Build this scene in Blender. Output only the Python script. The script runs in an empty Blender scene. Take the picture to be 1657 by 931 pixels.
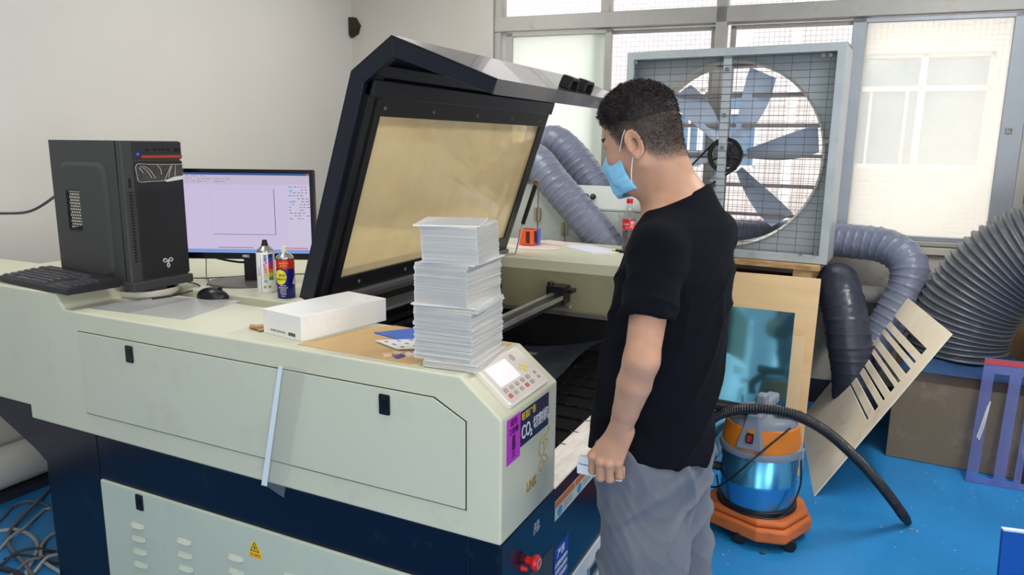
import bpy, bmesh, math, random
import numpy as np
from math import radians, sin, cos, pi
from mathutils import Matrix, Vector
random.seed(7)
SC = bpy.context.scene
COL = SC.collection

# ---------------------------------------------------------------- camera
CAM_H = 1.65
def cam_matrix(yaw, pitch, roll):
    f = Vector((-sin(yaw)*cos(pitch), cos(yaw)*cos(pitch), -sin(pitch)))
    r = Vector((cos(yaw), sin(yaw), 0)); u = r.cross(f)
    r2 = r*cos(roll) + u*sin(roll); u2 = u*cos(roll) - r*sin(roll)
    m = Matrix((r2, u2, -f)).transposed().to_4x4()
    m.translation = (0, 0, CAM_H)
    return m
cd = bpy.data.cameras.new('camera'); cam = bpy.data.objects.new('camera', cd); COL.objects.link(cam)
cam.matrix_world = cam_matrix(radians(25.76), radians(11.12), radians(.72))
cd.sensor_width = 36; cd.lens = 1192/1657*36; cd.clip_start = .05
SC.camera = cam
# ---------------------------------------------------------------- light and exposure
SC.view_settings.view_transform = 'Standard'; SC.view_settings.look = 'None'
SC.view_settings.gamma = 1; SC.view_settings.use_curve_mapping = False
SC.view_settings.exposure = 0.18
SKY = 2.9            # overcast sky outside
world = bpy.data.worlds.new('sky'); SC.world = world; world.use_nodes = True
wb = world.node_tree.nodes['Background']; wb.inputs[0].default_value = (.93, .96, 1, 1); wb.inputs[1].default_value = SKY
def area(name, loc, rot, sx, sy, power, color=(1, 1, 1), spread=180):
    l = bpy.data.lights.new(name, 'AREA'); l.shape = 'RECTANGLE'; l.size = sx; l.size_y = sy
    l.energy = power; l.color = color; l.spread = radians(spread)
    o = bpy.data.objects.new(name, l); COL.objects.link(o); o.location = loc; o.rotation_euler = rot
    return o
# fluorescent ceiling lamps (their tubes are modelled further down, at the same places)
LAMPS = [(-2.3, 1.2), (-2.3, 3.4), (.9, 1.0), (.9, 3.2), (-.7, -.9)]
for i, (lx, ly) in enumerate(LAMPS):
    area('ceiling_lamp_light', (lx, ly, 3.12), (0, 0, 0), .18, 1.25, [19, 24, 22, 50, 12][i], (1, .985, .95))
# fill lamp added by the rear door opening, brightens camera-facing sides
area('rear_fill_light', (.3, -2.05, 1.5), (radians(-90), 0, radians(180)), 2.4, 2.2, 17, (1, .98, .93))
# fill lamp added before the solid right wall, brightens faces turned to it
area('right_fill_light', (2.5, -.9, 1.6), (0, radians(90), 0), 1.3, 2.2, 52, (1, .985, .94))
WA = radians(5.17)
WO = Vector((-3.65, 4.72, 0)); WE = Vector((cos(WA), sin(WA), 0)); WN = Vector((-sin(WA), cos(WA), 0))
def WP(s, z, d=0): return WO + WE*s + WN*d + Vector((0, 0, z))
pl = area('window_portal', WP(2.4, 1.8, .25), (radians(90), 0, WA + pi), 4.2, 1.7, 1)
pl.data.cycles.is_portal = True
pl.rotation_euler = (radians(-90), 0, WA)

# ---------------------------------------------------------------- helpers
def lin(c):
    o = []
    for v in c[:3]:
        v = v/255
        o.append(v/12.92 if v <= .04045 else ((v+.055)/1.055)**2.4)
    return (*o, 1)
MATS = {}
def mat(name, rgb, rough=.5, metal=0, spec=.5, var=0, vscale=6, bump=0, bscale=40, alpha=1, trans=0, ior=1.45,
        emit=None, estr=0, rgb2=None, coat=0, dirt=None, stretch=(1, 1, 1), attr=None, subs=0, sheen=0):
    if name in MATS: return MATS[name]
    m = bpy.data.materials.new(name); m.use_nodes = True; MATS[name] = m
    nt = m.node_tree; N = nt.nodes; L = nt.links; b = N['Principled BSDF']
    b.inputs['Base Color'].default_value = lin(rgb); b.inputs['Roughness'].default_value = rough
    b.inputs['Metallic'].default_value = metal; b.inputs['Specular IOR Level'].default_value = spec
    b.inputs['Alpha'].default_value = alpha; b.inputs['Transmission Weight'].default_value = trans
    b.inputs['IOR'].default_value = ior; b.inputs['Coat Weight'].default_value = coat
    b.inputs['Sheen Weight'].default_value = sheen
    if subs:
        b.inputs['Subsurface Weight'].default_value = subs; b.inputs['Subsurface Scale'].default_value = .01
        b.inputs['Subsurface Radius'].default_value = (1, .45, .3)
    if emit: b.inputs['Emission Color'].default_value = lin(emit); b.inputs['Emission Strength'].default_value = estr
    tc = N.new('ShaderNodeTexCoord'); mp = N.new('ShaderNodeMapping'); mp.inputs['Scale'].default_value = stretch
    L.new(tc.outputs['Object'], mp.inputs[0]); src = None
    if attr:
        a = N.new('ShaderNodeVertexColor'); a.layer_name = attr; src = a.outputs[0]
    if var or rgb2:
        nz = N.new('ShaderNodeTexNoise'); nz.inputs['Scale'].default_value = vscale; nz.inputs['Detail'].default_value = 6
        L.new(mp.outputs[0], nz.inputs['Vector'])
        cr = N.new('ShaderNodeValToRGB'); cr.color_ramp.elements[0].position = .35; cr.color_ramp.elements[1].position = .65
        L.new(nz.outputs[0], cr.inputs[0])
        if attr:
            cr.color_ramp.elements[0].color = (1-var, 1-var, 1-var, 1); cr.color_ramp.elements[1].color = (1, 1, 1, 1)
            mx = N.new('ShaderNodeMix'); mx.data_type = 'RGBA'; mx.blend_type = 'MULTIPLY'; mx.inputs[0].default_value = 1
            L.new(src, mx.inputs[6]); L.new(cr.outputs[0], mx.inputs[7]); src = mx.outputs[2]
        else:
            c0 = lin(rgb)
            c1 = lin(rgb2) if rgb2 else tuple(min(1, v*(1+var)) for v in c0[:3])+(1,)
            cr.color_ramp.elements[0].color = c0 if rgb2 else tuple(v*(1-var) for v in c0[:3])+(1,)
            cr.color_ramp.elements[1].color = c1
            src = cr.outputs[0]
    if dirt:
        drgb, amt, dsc = dirt
        nz = N.new('ShaderNodeTexNoise'); nz.inputs['Scale'].default_value = dsc; nz.inputs['Detail'].default_value = 9
        nz.inputs['Roughness'].default_value = .7
        L.new(mp.outputs[0], nz.inputs['Vector'])
        cr = N.new('ShaderNodeValToRGB'); cr.color_ramp.elements[0].position = .56; cr.color_ramp.elements[1].position = .74
        cr.color_ramp.elements[0].color = (0, 0, 0, 1); cr.color_ramp.elements[1].color = (amt, amt, amt, 1)
        L.new(nz.outputs[0], cr.inputs[0])
        mx = N.new('ShaderNodeMix'); mx.data_type = 'RGBA'
        L.new(cr.outputs[0], mx.inputs[0])
        if src: L.new(src, mx.inputs[6])
        else: mx.inputs[6].default_value = lin(rgb)
        mx.inputs[7].default_value = lin(drgb); src = mx.outputs[2]
    if src: L.new(src, b.inputs['Base Color'])
    if bump:
        nz = N.new('ShaderNodeTexNoise'); nz.inputs['Scale'].default_value = bscale; nz.inputs['Detail'].default_value = 4
        L.new(mp.outputs[0], nz.inputs['Vector'])
        bp = N.new('ShaderNodeBump'); bp.inputs['Strength'].default_value = bump; bp.inputs['Distance'].default_value = .004
        L.new(nz.outputs[0], bp.inputs['Height']); L.new(bp.outputs[0], b.inputs['Normal'])
    return m

def clear_mat(name, rgb, body=.3, body_rgb=None, gloss=.12, rough=.05, spots=None, dif=.5):
    """thin clear sheet: tinted see-through, some milky body, a glossy surface"""
    if name in MATS: return MATS[name]
    m = bpy.data.materials.new(name); m.use_nodes = True; MATS[name] = m
    nt = m.node_tree; N = nt.nodes; L = nt.links
    for n in list(N): N.remove(n)
    out = N.new('ShaderNodeOutputMaterial')
    tr = N.new('ShaderNodeBsdfTransparent'); tr.inputs[0].default_value = lin(rgb)
    tl = N.new('ShaderNodeBsdfTranslucent'); tl.inputs[0].default_value = lin(body_rgb or rgb)
    df = N.new('ShaderNodeBsdfDiffuse'); df.inputs[0].default_value = lin(body_rgb or rgb)
    mb = N.new('ShaderNodeMixShader'); mb.inputs[0].default_value = dif; L.new(tl.outputs[0], mb.inputs[1]); L.new(df.outputs[0], mb.inputs[2])
    m1 = N.new('ShaderNodeMixShader'); m1.inputs[0].default_value = body
    L.new(tr.outputs[0], m1.inputs[1]); L.new(mb.outputs[0], m1.inputs[2])
    if spots:
        tc = N.new('ShaderNodeTexCoord'); nz = N.new('ShaderNodeTexNoise'); nz.inputs['Scale'].default_value = spots[0]; nz.inputs['Detail'].default_value = 7
        L.new(tc.outputs['Object'], nz.inputs['Vector'])
        mr = N.new('ShaderNodeMapRange'); mr.inputs[1].default_value = .3; mr.inputs[2].default_value = .75
        mr.inputs[3].default_value = body; mr.inputs[4].default_value = min(1, body+spots[1])
        L.new(nz.outputs[0], mr.inputs[0]); L.new(mr.outputs[0], m1.inputs[0])
    gl = N.new('ShaderNodeBsdfGlossy'); gl.inputs['Roughness'].default_value = rough
    fr = N.new('ShaderNodeLayerWeight'); fr.inputs[0].default_value = .5
    pw = N.new('ShaderNodeMath'); pw.operation = 'POWER'; pw.inputs[1].default_value = 4; L.new(fr.outputs[1], pw.inputs[0])
    ma = N.new('ShaderNodeMath'); ma.operation = 'MULTIPLY_ADD'; ma.inputs[1].default_value = .7; ma.inputs[2].default_value = gloss*.3; L.new(pw.outputs[0], ma.inputs[0])
    m2 = N.new('ShaderNodeMixShader'); L.new(ma.outputs[0], m2.inputs[0]); L.new(m1.outputs[0], m2.inputs[1]); L.new(gl.outputs[0], m2.inputs[2])
    L.new(m2.outputs[0], out.inputs[0])
    return m

class MB:
    """collects shapes in one bmesh, in world metres (or in the frame M)"""
    def __init__(s, M=None): s.bm = bmesh.new(); s.M = M or Matrix()
    def _v(s, p): return s.bm.verts.new(s.M @ Vector(p))
    def poly(s, pts):
        try: s.bm.faces.new([s._v(p) for p in pts])
        except ValueError: pass
        return s
    def hexa(s, c):
        v = [s._v(p) for p in c]
        for f in ((0, 3, 2, 1), (4, 5, 6, 7), (0, 1, 5, 4), (1, 2, 6, 5), (2, 3, 7, 6), (3, 0, 4, 7)): s.bm.faces.new([v[i] for i in f])
        return s
    def box(s, x0, x1, y0, y1, z0, z1):
        return s.hexa([(x0, y0, z0), (x1, y0, z0), (x1, y1, z0), (x0, y1, z0), (x0, y0, z1), (x1, y0, z1), (x1, y1, z1), (x0, y1, z1)])
    def prism(s, pts, ax, a0, a1):
        """pts: 2D outline; ax: axis it is pushed along from a0 to a1"""
        def P(p, a): return (a, p[0], p[1]) if ax == 'x' else (p[0], a, p[1]) if ax == 'y' else (p[0], p[1], a)
        A = [s._v(P(p, a0)) for p in pts]; B = [s._v(P(p, a1)) for p in pts]
        s.bm.faces.new(A); s.bm.faces.new(B[::-1])
        for i in range(len(pts)):
            j = (i+1) % len(pts); s.bm.faces.new([A[i], B[i], B[j], A[j]])
        return s
    def slab(s, pts, n):
        """planar 3D outline thickened by vector n"""
        n = Vector(n); A = [s._v(p) for p in pts]; B = [s._v(Vector(p)+n) for p in pts]
        s.bm.faces.new(A); s.bm.faces.new(B[::-1])
        for i in range(len(pts)):
            j = (i+1) % len(pts); s.bm.faces.new([A[i], B[i], B[j], A[j]])
        return s
    def ring(s, outer, inner, n):
        """frame between two outlines of equal count, thickened by n"""
        n = Vector(n); k = len(outer)
        O = [s._v(p) for p in outer]; I = [s._v(p) for p in inner]
        O2 = [s._v(Vector(p)+n) for p in outer]; I2 = [s._v(Vector(p)+n) for p in inner]
        for i in range(k):
            j = (i+1) % k
            for q in ([O[i], O[j], I[j], I[i]], [O2[j], O2[i], I2[i], I2[j]], [O[j], O[i], O2[i], O2[j]], [I[i], I[j], I2[j], I2[i]]): s.bm.faces.new(q)
        return s
    def cone(s, a, b, r0, r1=None, seg=20, cap=True):
        a = Vector(a); b = Vector(b); r1 = r0 if r1 is None else r1
        d = (b-a).normalized(); x = d.orthogonal().normalized(); y = d.cross(x)
        A = []; B = []
        for i in range(seg):
            t = 2*pi*i/seg; q = x*cos(t)+y*sin(t); A.append(s._v(a+q*r0)); B.append(s._v(b+q*r1))
        for i in range(seg):
            j = (i+1) % seg; s.bm.faces.new([A[i], A[j], B[j], B[i]])
        if cap: s.bm.faces.new(A[::-1]); s.bm.faces.new(B)
        return s
    def lathe(s, prof, c=(0, 0, 0), seg=32):
        """prof: list of (r, z); closed at the ends when r is 0"""
        c = Vector(c); R = []
        for r, z in prof:
            if r < 1e-6: R.append([s._v(c+Vector((0, 0, z)))])
            else: R.append([s._v(c+Vector((r*cos(2*pi*i/seg), r*sin(2*pi*i/seg), z))) for i in range(seg)])
        for a, b in zip(R, R[1:]):
            for i in range(seg):
                j = (i+1) % seg
                if len(a) == 1 and len(b) == 1: continue
                if len(a) == 1: s.bm.faces.new([a[0], b[j], b[i]])
                elif len(b) == 1: s.bm.faces.new([a[i], a[j], b[0]])
                else: s.bm.faces.new([a[i], a[j], b[j], b[i]])
        return s
    def tube(s, pts, r, seg=10, step=None, mod=None, cap=True):
        """round tube through smooth points; r number or function of t; mod(length, angle) adds to the radius"""
        P = spline(pts, step or .02); n = len(P); prev = None; ln = 0
        T = [(P[min(i+1, n-1)]-P[max(i-1, 0)]).normalized() for i in range(n)]
        x = T[0].orthogonal().normalized(); rings = []
        for i in range(n):
            if i: ln += (P[i]-P[i-1]).length
            x = (x - T[i]*x.dot(T[i])).normalized(); y = T[i].cross(x)
            rr = r(i/(n-1)) if callable(r) else r; ring = []
            for k in range(seg):
                t = 2*pi*k/seg; q = rr + (mod(ln, t) if mod else 0)
                ring.append(s._v(P[i]+(x*cos(t)+y*sin(t))*q))
            rings.append(ring)
        for a, b in zip(rings, rings[1:]):
            for k in range(seg):
                j = (k+1) % seg; s.bm.faces.new([a[k], a[j], b[j], b[k]])
        if cap: s.bm.faces.new(rings[0][::-1]); s.bm.faces.new(rings[-1])
        return s
    def sphere(s, c, r, seg=16, rings=10, sc=(1, 1, 1)):
        pr = [(r*sin(pi*i/rings) if 0 < i < rings else 0, -r*cos(pi*i/rings)) for i in range(rings+1)]
        c = Vector(c); M0 = s.M; s.M = M0 @ Matrix.Translation(c) @ Matrix.Diagonal((*sc, 1)); s.lathe(pr, (0, 0, 0), seg); s.M = M0
        return s
def spline(pts, step):
    P = [Vector(p) for p in pts]
    if len(P) < 3:
        k = max(2, int((P[1]-P[0]).length/step)); return [P[0].lerp(P[1], i/k) for i in range(k+1)]
    Q = [P[0]*2-P[1]]+P+[P[-1]*2-P[-2]]; out = []
    for i in range(1, len(Q)-2):
        a, b, c, d = Q[i-1:i+3]; k = max(2, int((c-b).length/step))
        for j in range(k):
            t = j/k; out.append(.5*((2*b)+(c-a)*t+(2*a-5*b+4*c-d)*t*t+(3*b-a-3*c+d)*t*t*t))
    out.append(P[-1]); return out

def wmat(o):
    m = o.matrix_basis.copy(); p = o.parent
    while p: m = p.matrix_basis @ m; p = p.parent
    return m
def obj(name, mb, m, parent=None, smooth=False, bevel=0, seg=2, uv=False):
    bm = mb.bm if isinstance(mb, MB) else mb
    bmesh.ops.recalc_face_normals(bm, faces=bm.faces)
    me = bpy.data.meshes.new(name)
    o = bpy.data.objects.new(name, me); COL.objects.link(o)
    if parent:
        o.parent = parent; bmesh.ops.transform(bm, matrix=wmat(parent).inverted(), verts=bm.verts)
    else:
        xs = [v.co for v in bm.verts]
        c = Vector(((min(v.x for v in xs)+max(v.x for v in xs))/2, (min(v.y for v in xs)+max(v.y for v in xs))/2, min(v.z for v in xs)))
        bmesh.ops.translate(bm, vec=-c, verts=bm.verts); o.location = c
    bm.to_mesh(me); bm.free()
    me.materials.append(m)
    if smooth:
        for p in me.polygons: p.use_smooth = True
        if smooth != 'all':
            me.set_sharp_from_angle(angle=radians(smooth if smooth is not True else 40))
    if bevel:
        b = o.modifiers.new('bevel', 'BEVEL'); b.width = bevel; b.segments = seg; b.limit_method = 'ANGLE'; b.angle_limit = radians(40)
        b.harden_normals = False
    return o
def tag(o, label, cat=None, group=None):
    o['label'] = label
    if cat: o['category'] = cat
    if group: o['group'] = group
    return o
def thing(name, label, cat, loc=(0, 0, 0), rz=0, group=None):
    o = bpy.data.objects.new(name, None); COL.objects.link(o); o.empty_display_size = .05
    o.location = loc; o.rotation_euler = (0, 0, rz)
    o.matrix_basis = Matrix.Translation(loc) @ Matrix.Rotation(rz, 4, 'Z')
    return tag(o, label, cat, group)
def struct(name, mb, m, parent=None, **k):
    o = obj(name, mb, m, parent, **k)
    if not parent: o['kind'] = 'structure'
    return o
def frame(o, x, y, z):
    """matrix from origin and three axes"""
    m = Matrix((Vector(x).normalized(), Vector(y).normalized(), Vector(z).normalized())).transposed().to_4x4(); m.translation = o
    return m
def text(name, s, size, M, m, parent, depth=.0006, align='CENTER', sx=1, bold=0):
    """writing standing in the xy plane of M, as a mesh"""
    c = bpy.data.curves.new(name, 'FONT'); c.body = s; c.size = size; c.extrude = depth; c.align_x = align; c.align_y = 'CENTER'; c.offset = bold
    t = bpy.data.objects.new(name, c); COL.objects.link(t)
    dg = bpy.context.evaluated_depsgraph_get(); me = bpy.data.meshes.new_from_object(t.evaluated_get(dg))
    bm = bmesh.new(); bm.from_mesh(me); bpy.data.objects.remove(t); bpy.data.curves.remove(c); bpy.data.meshes.remove(me)
    if not bm.verts: return None
    bmesh.ops.transform(bm, matrix=M @ Matrix.Diagonal((sx, 1, 1, 1)), verts=bm.verts)
    return obj(name, bm, m, parent)
def rrect(x0, x1, y0, y1, r, n=5):
    out = []
    for cx, cy, a in ((x1-r, y1-r, 0), (x0+r, y1-r, 90), (x0+r, y0+r, 180), (x1-r, y0+r, 270)):
        for i in range(n+1):
            t = radians(a+90*i/n); out.append((cx+r*cos(t), cy+r*sin(t)))
    return out
# ================================================================ THE ROOM
M_wall = mat('painted_wall', (200, 197, 194), .85, var=.02, vscale=1.2, bump=.06, bscale=60, dirt=((200, 186, 166), .25, 1.6))
M_wallw = mat('window_wall_paint', (188, 184, 178), .85, var=.04, vscale=2, bump=.1, bscale=50)
M_low = mat('stained_low_wall', (186, 181, 172), .85, var=.08, vscale=3, bump=.15, bscale=40, dirt=((40, 42, 48), .85, 4.5))
M_floor = mat('blue_floor_paint', (40, 132, 196), .34, var=.10, vscale=2.5, bump=.12, bscale=30, dirt=((60, 120, 160), .5, 9), spec=.5)
struct('floor', MB().box(-3.8, 2.7, -2.3, 5.4, -.05, 0), M_floor)
struct('ceiling', MB().box(-3.8, 2.7, -2.3, 5.6, 3.3, 3.4), mat('ceiling_paint', (215, 213, 208), .9))
struct('wall_left', MB().box(-3.8, -3.65, -2.3, 4.9, 0, 3.3), M_wall)
struct('wall_right', MB().box(2.6, 2.75, -2.3, 5.6, 0, 3.3), M_wall)
rw = MB(); rw.box(-3.8, -.2, -2.45, -2.3, 0, 3.3); rw.box(.8, 2.75, -2.45, -2.3, 0, 3.3); rw.box(-.2, .8, -2.45, -2.3, 2.1, 3.3)
struct('wall_rear', rw, M_wall)
S = lambda X: (X+3.65)/cos(WA)
SL, SR = S(-2.50), S(.80)       # window opening
ZB, ZT = 1.06, 3.0
WM = frame(WO, WE, WN, (0, 0, 1))
wb_ = MB(WM); wb_.box(0, SL, 0, .22, 0, 3.3); wb_.box(SL, SR, 0, .22, ZT, 3.3)
struct('wall_back', wb_, M_wallw)
wl_ = MB(WM); wl_.box(SL, SR, 0, .22, 0, ZB); struct('wall_below_window', wl_, M_low)
wr_ = MB(WM); wr_.box(SR, SR+2.2, -.02, .22, 0, 3.3)
struct('wall_right_of_window', wr_, mat('brown_wall_board', (176, 138, 98), .7, var=.06))
struct('baseboard_back', MB(WM).box(SL, SR, -.012, 0, 0, .16), mat('dark_skirting', (38, 44, 58), .6, var=.1))
struct('trim_1', MB(WM).box(SL-.02, SR+.02, -.03, .2, ZB-.04, ZB), mat('sill_stone', (196, 192, 184), .7, var=.05))

# window frames
M_al = mat('grey_aluminium', (172, 170, 165), .5, metal=.2, var=.06, vscale=5, dirt=((150, 130, 100), .6, 5))
M_al2 = mat('cool_aluminium', (158, 164, 172), .45, metal=.3, var=.06, vscale=4)
win = thing('window_1', 'long grey aluminium window band across the back wall', 'window', WP((SL+SR)/2, ZB, .05)); win['kind'] = 'structure'
f = MB(WM)
f.box(SL, SL+.045, .03, .15, ZB, ZT); f.box(SR-.05, SR, .03, .15, ZB, ZT); f.box(SL, SR, .03, .15, ZB, ZB+.03); f.box(SL, SR, .03, .15, ZT-.05, ZT)
f.box(SL, SR, .02, .16, 2.415, 2.515)                        # heavy transom
s1 = S(-.955); f.box(s1-.035, s1+.035, .02, .16, ZB, ZT)     # middle post
for sx in (S(-1.71), S(-.02)): f.box(sx-.03, sx+.03, .03, .15, 2.515, ZT)
obj('window_frame', f, M_al, win, bevel=.004)
def sash(x0, x1, y, name, m, st=.045, zt=2.405, stl=None, stR=None):
    q = MB(WM); q.box(x0, x0+(stl or st), y, y+.03, ZB+.03, zt); q.box(x1-(stR or st), x1, y, y+.03, ZB+.03, zt)
    q.box(x0, x1, y, y+.03, ZB+.03, ZB+.06); q.box(x0, x1, y, y+.03, zt-.025, zt)
    o = obj('sash', q, m, win, bevel=.003)
    p = MB(WM); p.box(x0+(stl or st), x1-(stR or st), y+.012, y+.018, ZB+.06, zt-.025)
    obj('pane', p, name, o)
P_white = clear_mat('frosted_white_pane', (240, 246, 240), .80, (246, 250, 244), .06, .3, dif=.12)
P_cream = clear_mat('hazy_cream_pane', (246, 246, 242), .42, (248, 248, 240), .06, .2, spots=(1.5, .2), dif=.1)
P_clear = clear_mat('clear_pane', (250, 250, 250), .03, (240, 240, 240), .04)
sash(S(-2.42), S(-1.66), .04, P_white, M_al, stl=.05, stR=.045)
sash(S(-1.80), S(-.99), .09, P_clear, M_al, stl=.07, stR=.03)
sash(S(-.90), S(-.10), .09, P_clear, M_al, stl=.035, stR=.05)
sash(S(-.19), S(.76), .04, P_cream, M_al2, stl=.075, stR=.12)
up = MB(WM); up.box(SL+.045, SR-.05, .085, .09, 2.515, ZT-.05); obj('pane', up, P_clear, win)
lk = MB(WM); lk.ring([(S(.665), .036, 1.74), (S(.70), .036, 1.74), (S(.70), .036, 1.77), (S(.665), .036, 1.77)], [(S(.672), .036, 1.747), (S(.693), .036, 1.747), (S(.693), .036, 1.763), (S(.672), .036, 1.763)], (0, -.008, 0))
obj('latch', lk, mat('latch_grey', (150, 150, 150), .5), win)

# lamps at the ceiling
for lx, ly in LAMPS:
    t = thing('ceiling_light', 'white fluorescent batten under the ceiling, '+{(-2.3, 1.2): 'above the computer tower', (-2.3, 3.4): 'above the rear left corner of the machine', (.9, 1.0): 'right of the camera', (.9, 3.2): 'above the vacuum cleaner', (-.7, -.9): 'behind the camera'}[(lx, ly)], 'lamp', (lx, ly, 3.13))
    obj('housing', MB().box(lx-.06, lx+.06, ly-.65, ly+.65, 3.17, 3.3), mat('lamp_white', (235, 235, 232), .5), t, bevel=.01)
    obj('tube', MB().cone((lx, ly-.6, 3.15), (lx, ly+.6, 3.15), .014), mat('lamp_tube', (255, 255, 250), .4, emit=(255, 250, 240), estr=4), t, smooth=True)

# pipes along the walls
tag(obj('wall_pipe', MB().tube([(-3.53, -1.5, .13), (-3.53, 4.5, .13)], .095, 24, .5), mat('white_pvc', (206, 202, 194), .55, var=.06, vscale=4, dirt=((150, 140, 125), .4, 6)), smooth=True),
    'fat dirty white pipe lying along the foot of the left wall', 'pipe')
tag(obj('pipe_shade_strip', MB().box(-3.62, -3.44, -1.4, 4.4, 0, .034), mat('dark_skirting', (38, 44, 58))), 'dark strip standing for the shade under the fat white pipe at the left wall', 'shade strip')  # dark slab stands in for the shade below the pipe
pp = MB(); pp.tube([WP(2.2, .76, -.09), WP(5.6, .76, -.09)], .055, 20, .5)
tag(obj('wall_pipe', pp, mat('white_pvc2', (205, 204, 200), .5, var=.05), smooth=True), 'horizontal white pipe on the wall under the right window', 'pipe')
hb = MB(frame(WP(.03, 2.50, -.02), WE, WN, (0, 0, 1)))
hb.prism([(-.05, -.03), (-.02, -.085), (.035, -.06), (.055, 0), (.02, .055), (-.045, .06)], 'y', -.02, .015)
struct('wall_hole', hb, mat('dark_broken_plaster', (52, 42, 36), .95, var=.4, vscale=30, bump=.6, bscale=50))  # dark lump added on the wall to stand for a broken hole

# ================================================================ OUTSIDE
FO = Vector((-3.65, 8.5, 0)); FM = frame(FO, WE, WN, (0, 0, 1))
def tile_mat():
    m = bpy.data.materials.new('facade_tiles'); m.use_nodes = True; nt = m.node_tree; N = nt.nodes; L = nt.links; b = N['Principled BSDF']
    b.inputs['Roughness'].default_value = .4
    tc = N.new('ShaderNodeTexCoord'); sp = N.new('ShaderNodeSeparateXYZ'); cb = N.new('ShaderNodeCombineXYZ')
    L.new(tc.outputs['Object'], sp.inputs[0]); L.new(sp.outputs[0], cb.inputs[0]); L.new(sp.outputs[2], cb.inputs[1])
    br = N.new('ShaderNodeTexBrick'); br.offset = 0; br.inputs['Scale'].default_value = 1
    br.inputs['Brick Width'].default_value = .052; br.inputs['Row Height'].default_value = .052; br.inputs['Mortar Size'].default_value = .0035; br.inputs['Mortar Smooth'].default_value = .3
    br.inputs['Color1'].default_value = lin((236, 226, 222)); br.inputs['Color2'].default_value = lin((228, 219, 216)); br.inputs['Mortar'].default_value = lin((150, 142, 140))
    L.new(cb.outputs[0], br.inputs['Vector']); L.new(br.outputs[0], b.inputs['Base Color'])
    return m
W1 = (1.2, 2.46, 1.40, 2.28); W2 = (3.42, 4.66, 1.44, 2.60)
fm = MB(FM); xs = [-3, W1[0], W1[1], W2[0], W2[1], 9]; zs = [-.1, 1.40, 1.44, 2.28, 2.60, 7]
for i in range(5):
    for j in range(5):
        x0, x1, z0, z1 = xs[i], xs[i+1], zs[j], zs[j+1]
        if i == 1 and 1 <= j <= 2: continue
        if i == 3 and 2 <= j <= 3: continue
        fm.poly([(x0, 0, z0), (x1, 0, z0), (x1, 0, z1), (x0, 0, z1)])
for W in (W1, W2):
    x0, x1, z0, z1 = W
    fm.poly([(x0, 0, z0), (x0, .12, z0), (x0, .12, z1), (x0, 0, z1)]); fm.poly([(x1, 0, z0), (x1, 0, z1), (x1, .12, z1), (x1, .12, z0)])
    fm.poly([(x0, 0, z0), (x1, 0, z0), (x1, .12, z0), (x0, .12, z0)]); fm.poly([(x0, 0, z1), (x0, .12, z1), (x1, .12, z1), (x1, 0, z1)])
fm.box(-3, 9, .3, .5, -.1, 7)
bld = thing('tiled_building', 'building with pale tiled facade outside the window', 'building', FO)
obj('facade', fm, tile_mat(), bld)
M_wf = mat('white_window_frame', (240, 240, 238), .5); M_og = mat('outside_window_glass', (112, 140, 168), .12, var=.06, vscale=1, spec=.8)
for (x0, x1, z0, z1) in (W1, W2):
    t = obj('building_window', MB(FM).box(x0, x1, .10, .12, z0, z1), M_og, bld)
    w = MB(FM); fr = .035
    for a, b_ in ((x0, x0+fr), (x1-fr, x1), ((x0+x1)/2-.03, (x0+x1)/2+.03)): w.box(a, b_, .05, .10, z0, z1)
    for a, b_ in ((z0, z0+fr), (z1-fr, z1), (z0+(z1-z0)*.68, z0+(z1-z0)*.68+.05)): w.box(x0, x1, .05, .10, a, b_)
    w.box(x0+.14, x0+.165, .06, .10, z0, z0+(z1-z0)*.68); w.box((x0+x1)/2-.14, (x0+x1)/2-.115, .06, .10, z0, z0+(z1-z0)*.68)
    obj('frame', w, M_wf, t)
dp = MB(FM); dp.tube([(2.79, -.06, 0), (2.79, -.06, 6.8)], .05, 14, .5)
for zz in (1.1, 2.1, 3.1): dp.cone((2.79, -.06, zz), (2.79, -.06, zz+.06), .062, seg=14)
obj('downpipe', dp, M_wf, bld, smooth=True)
struct('ground', MB().box(-9, 9, 5.6, 9.5, -.1, -.04), mat('outside_ground', (190, 186, 178), .9, var=.1))
# ================================================================ LASER CUTTING MACHINE
M_beige = mat('beige_green_enamel', (208, 208, 184), .38, var=.02, vscale=2.5, spec=.5, dirt=((176, 172, 150), .35, 7))
M_beige2 = mat('door_enamel', (204, 206, 184), .4, var=.015, vscale=2, spec=.5, dirt=((176, 172, 150), .3, 6))
M_navy = mat('navy_enamel', (9, 17, 36), .24, spec=.4, var=.08, vscale=2, dirt=((60, 70, 90), .25, 14))
M_lid = mat('lid_navy', (24, 27, 37), .3, spec=.5, var=.05, vscale=3)
M_blk = mat('black_metal', (24, 24, 27), .38, spec=.5, var=.1, vscale=8)
M_dark = mat('machine_inside_dark', (20, 21, 24), .5, var=.2, vscale=6)
M_olive = mat('olive_inner_panel', (150, 146, 118), .45, var=.05, dirt=((80, 76, 60), .5, 5))
M_alu = mat('worn_aluminium', (196, 196, 192), .3, metal=.85, var=.08, vscale=20)
M_worn_glare = mat('worn_glare_ledge', (250, 236, 226), .35, coat=.8, metal=0, var=.10, vscale=18, stretch=(3, .6, 1), dirt=((140, 120, 104), .7, 16))  # worn metal; the pale base colour also carries the window's reflection
M_plast = mat('black_plastic', (18, 18, 20), .35)
Y0, XF = 1.511, -.752
mc = thing('laser_cutter', 'large beige and navy laser cutting machine with open lid filling the left half', 'machine', (-1.9, 2.6, 0))
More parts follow.
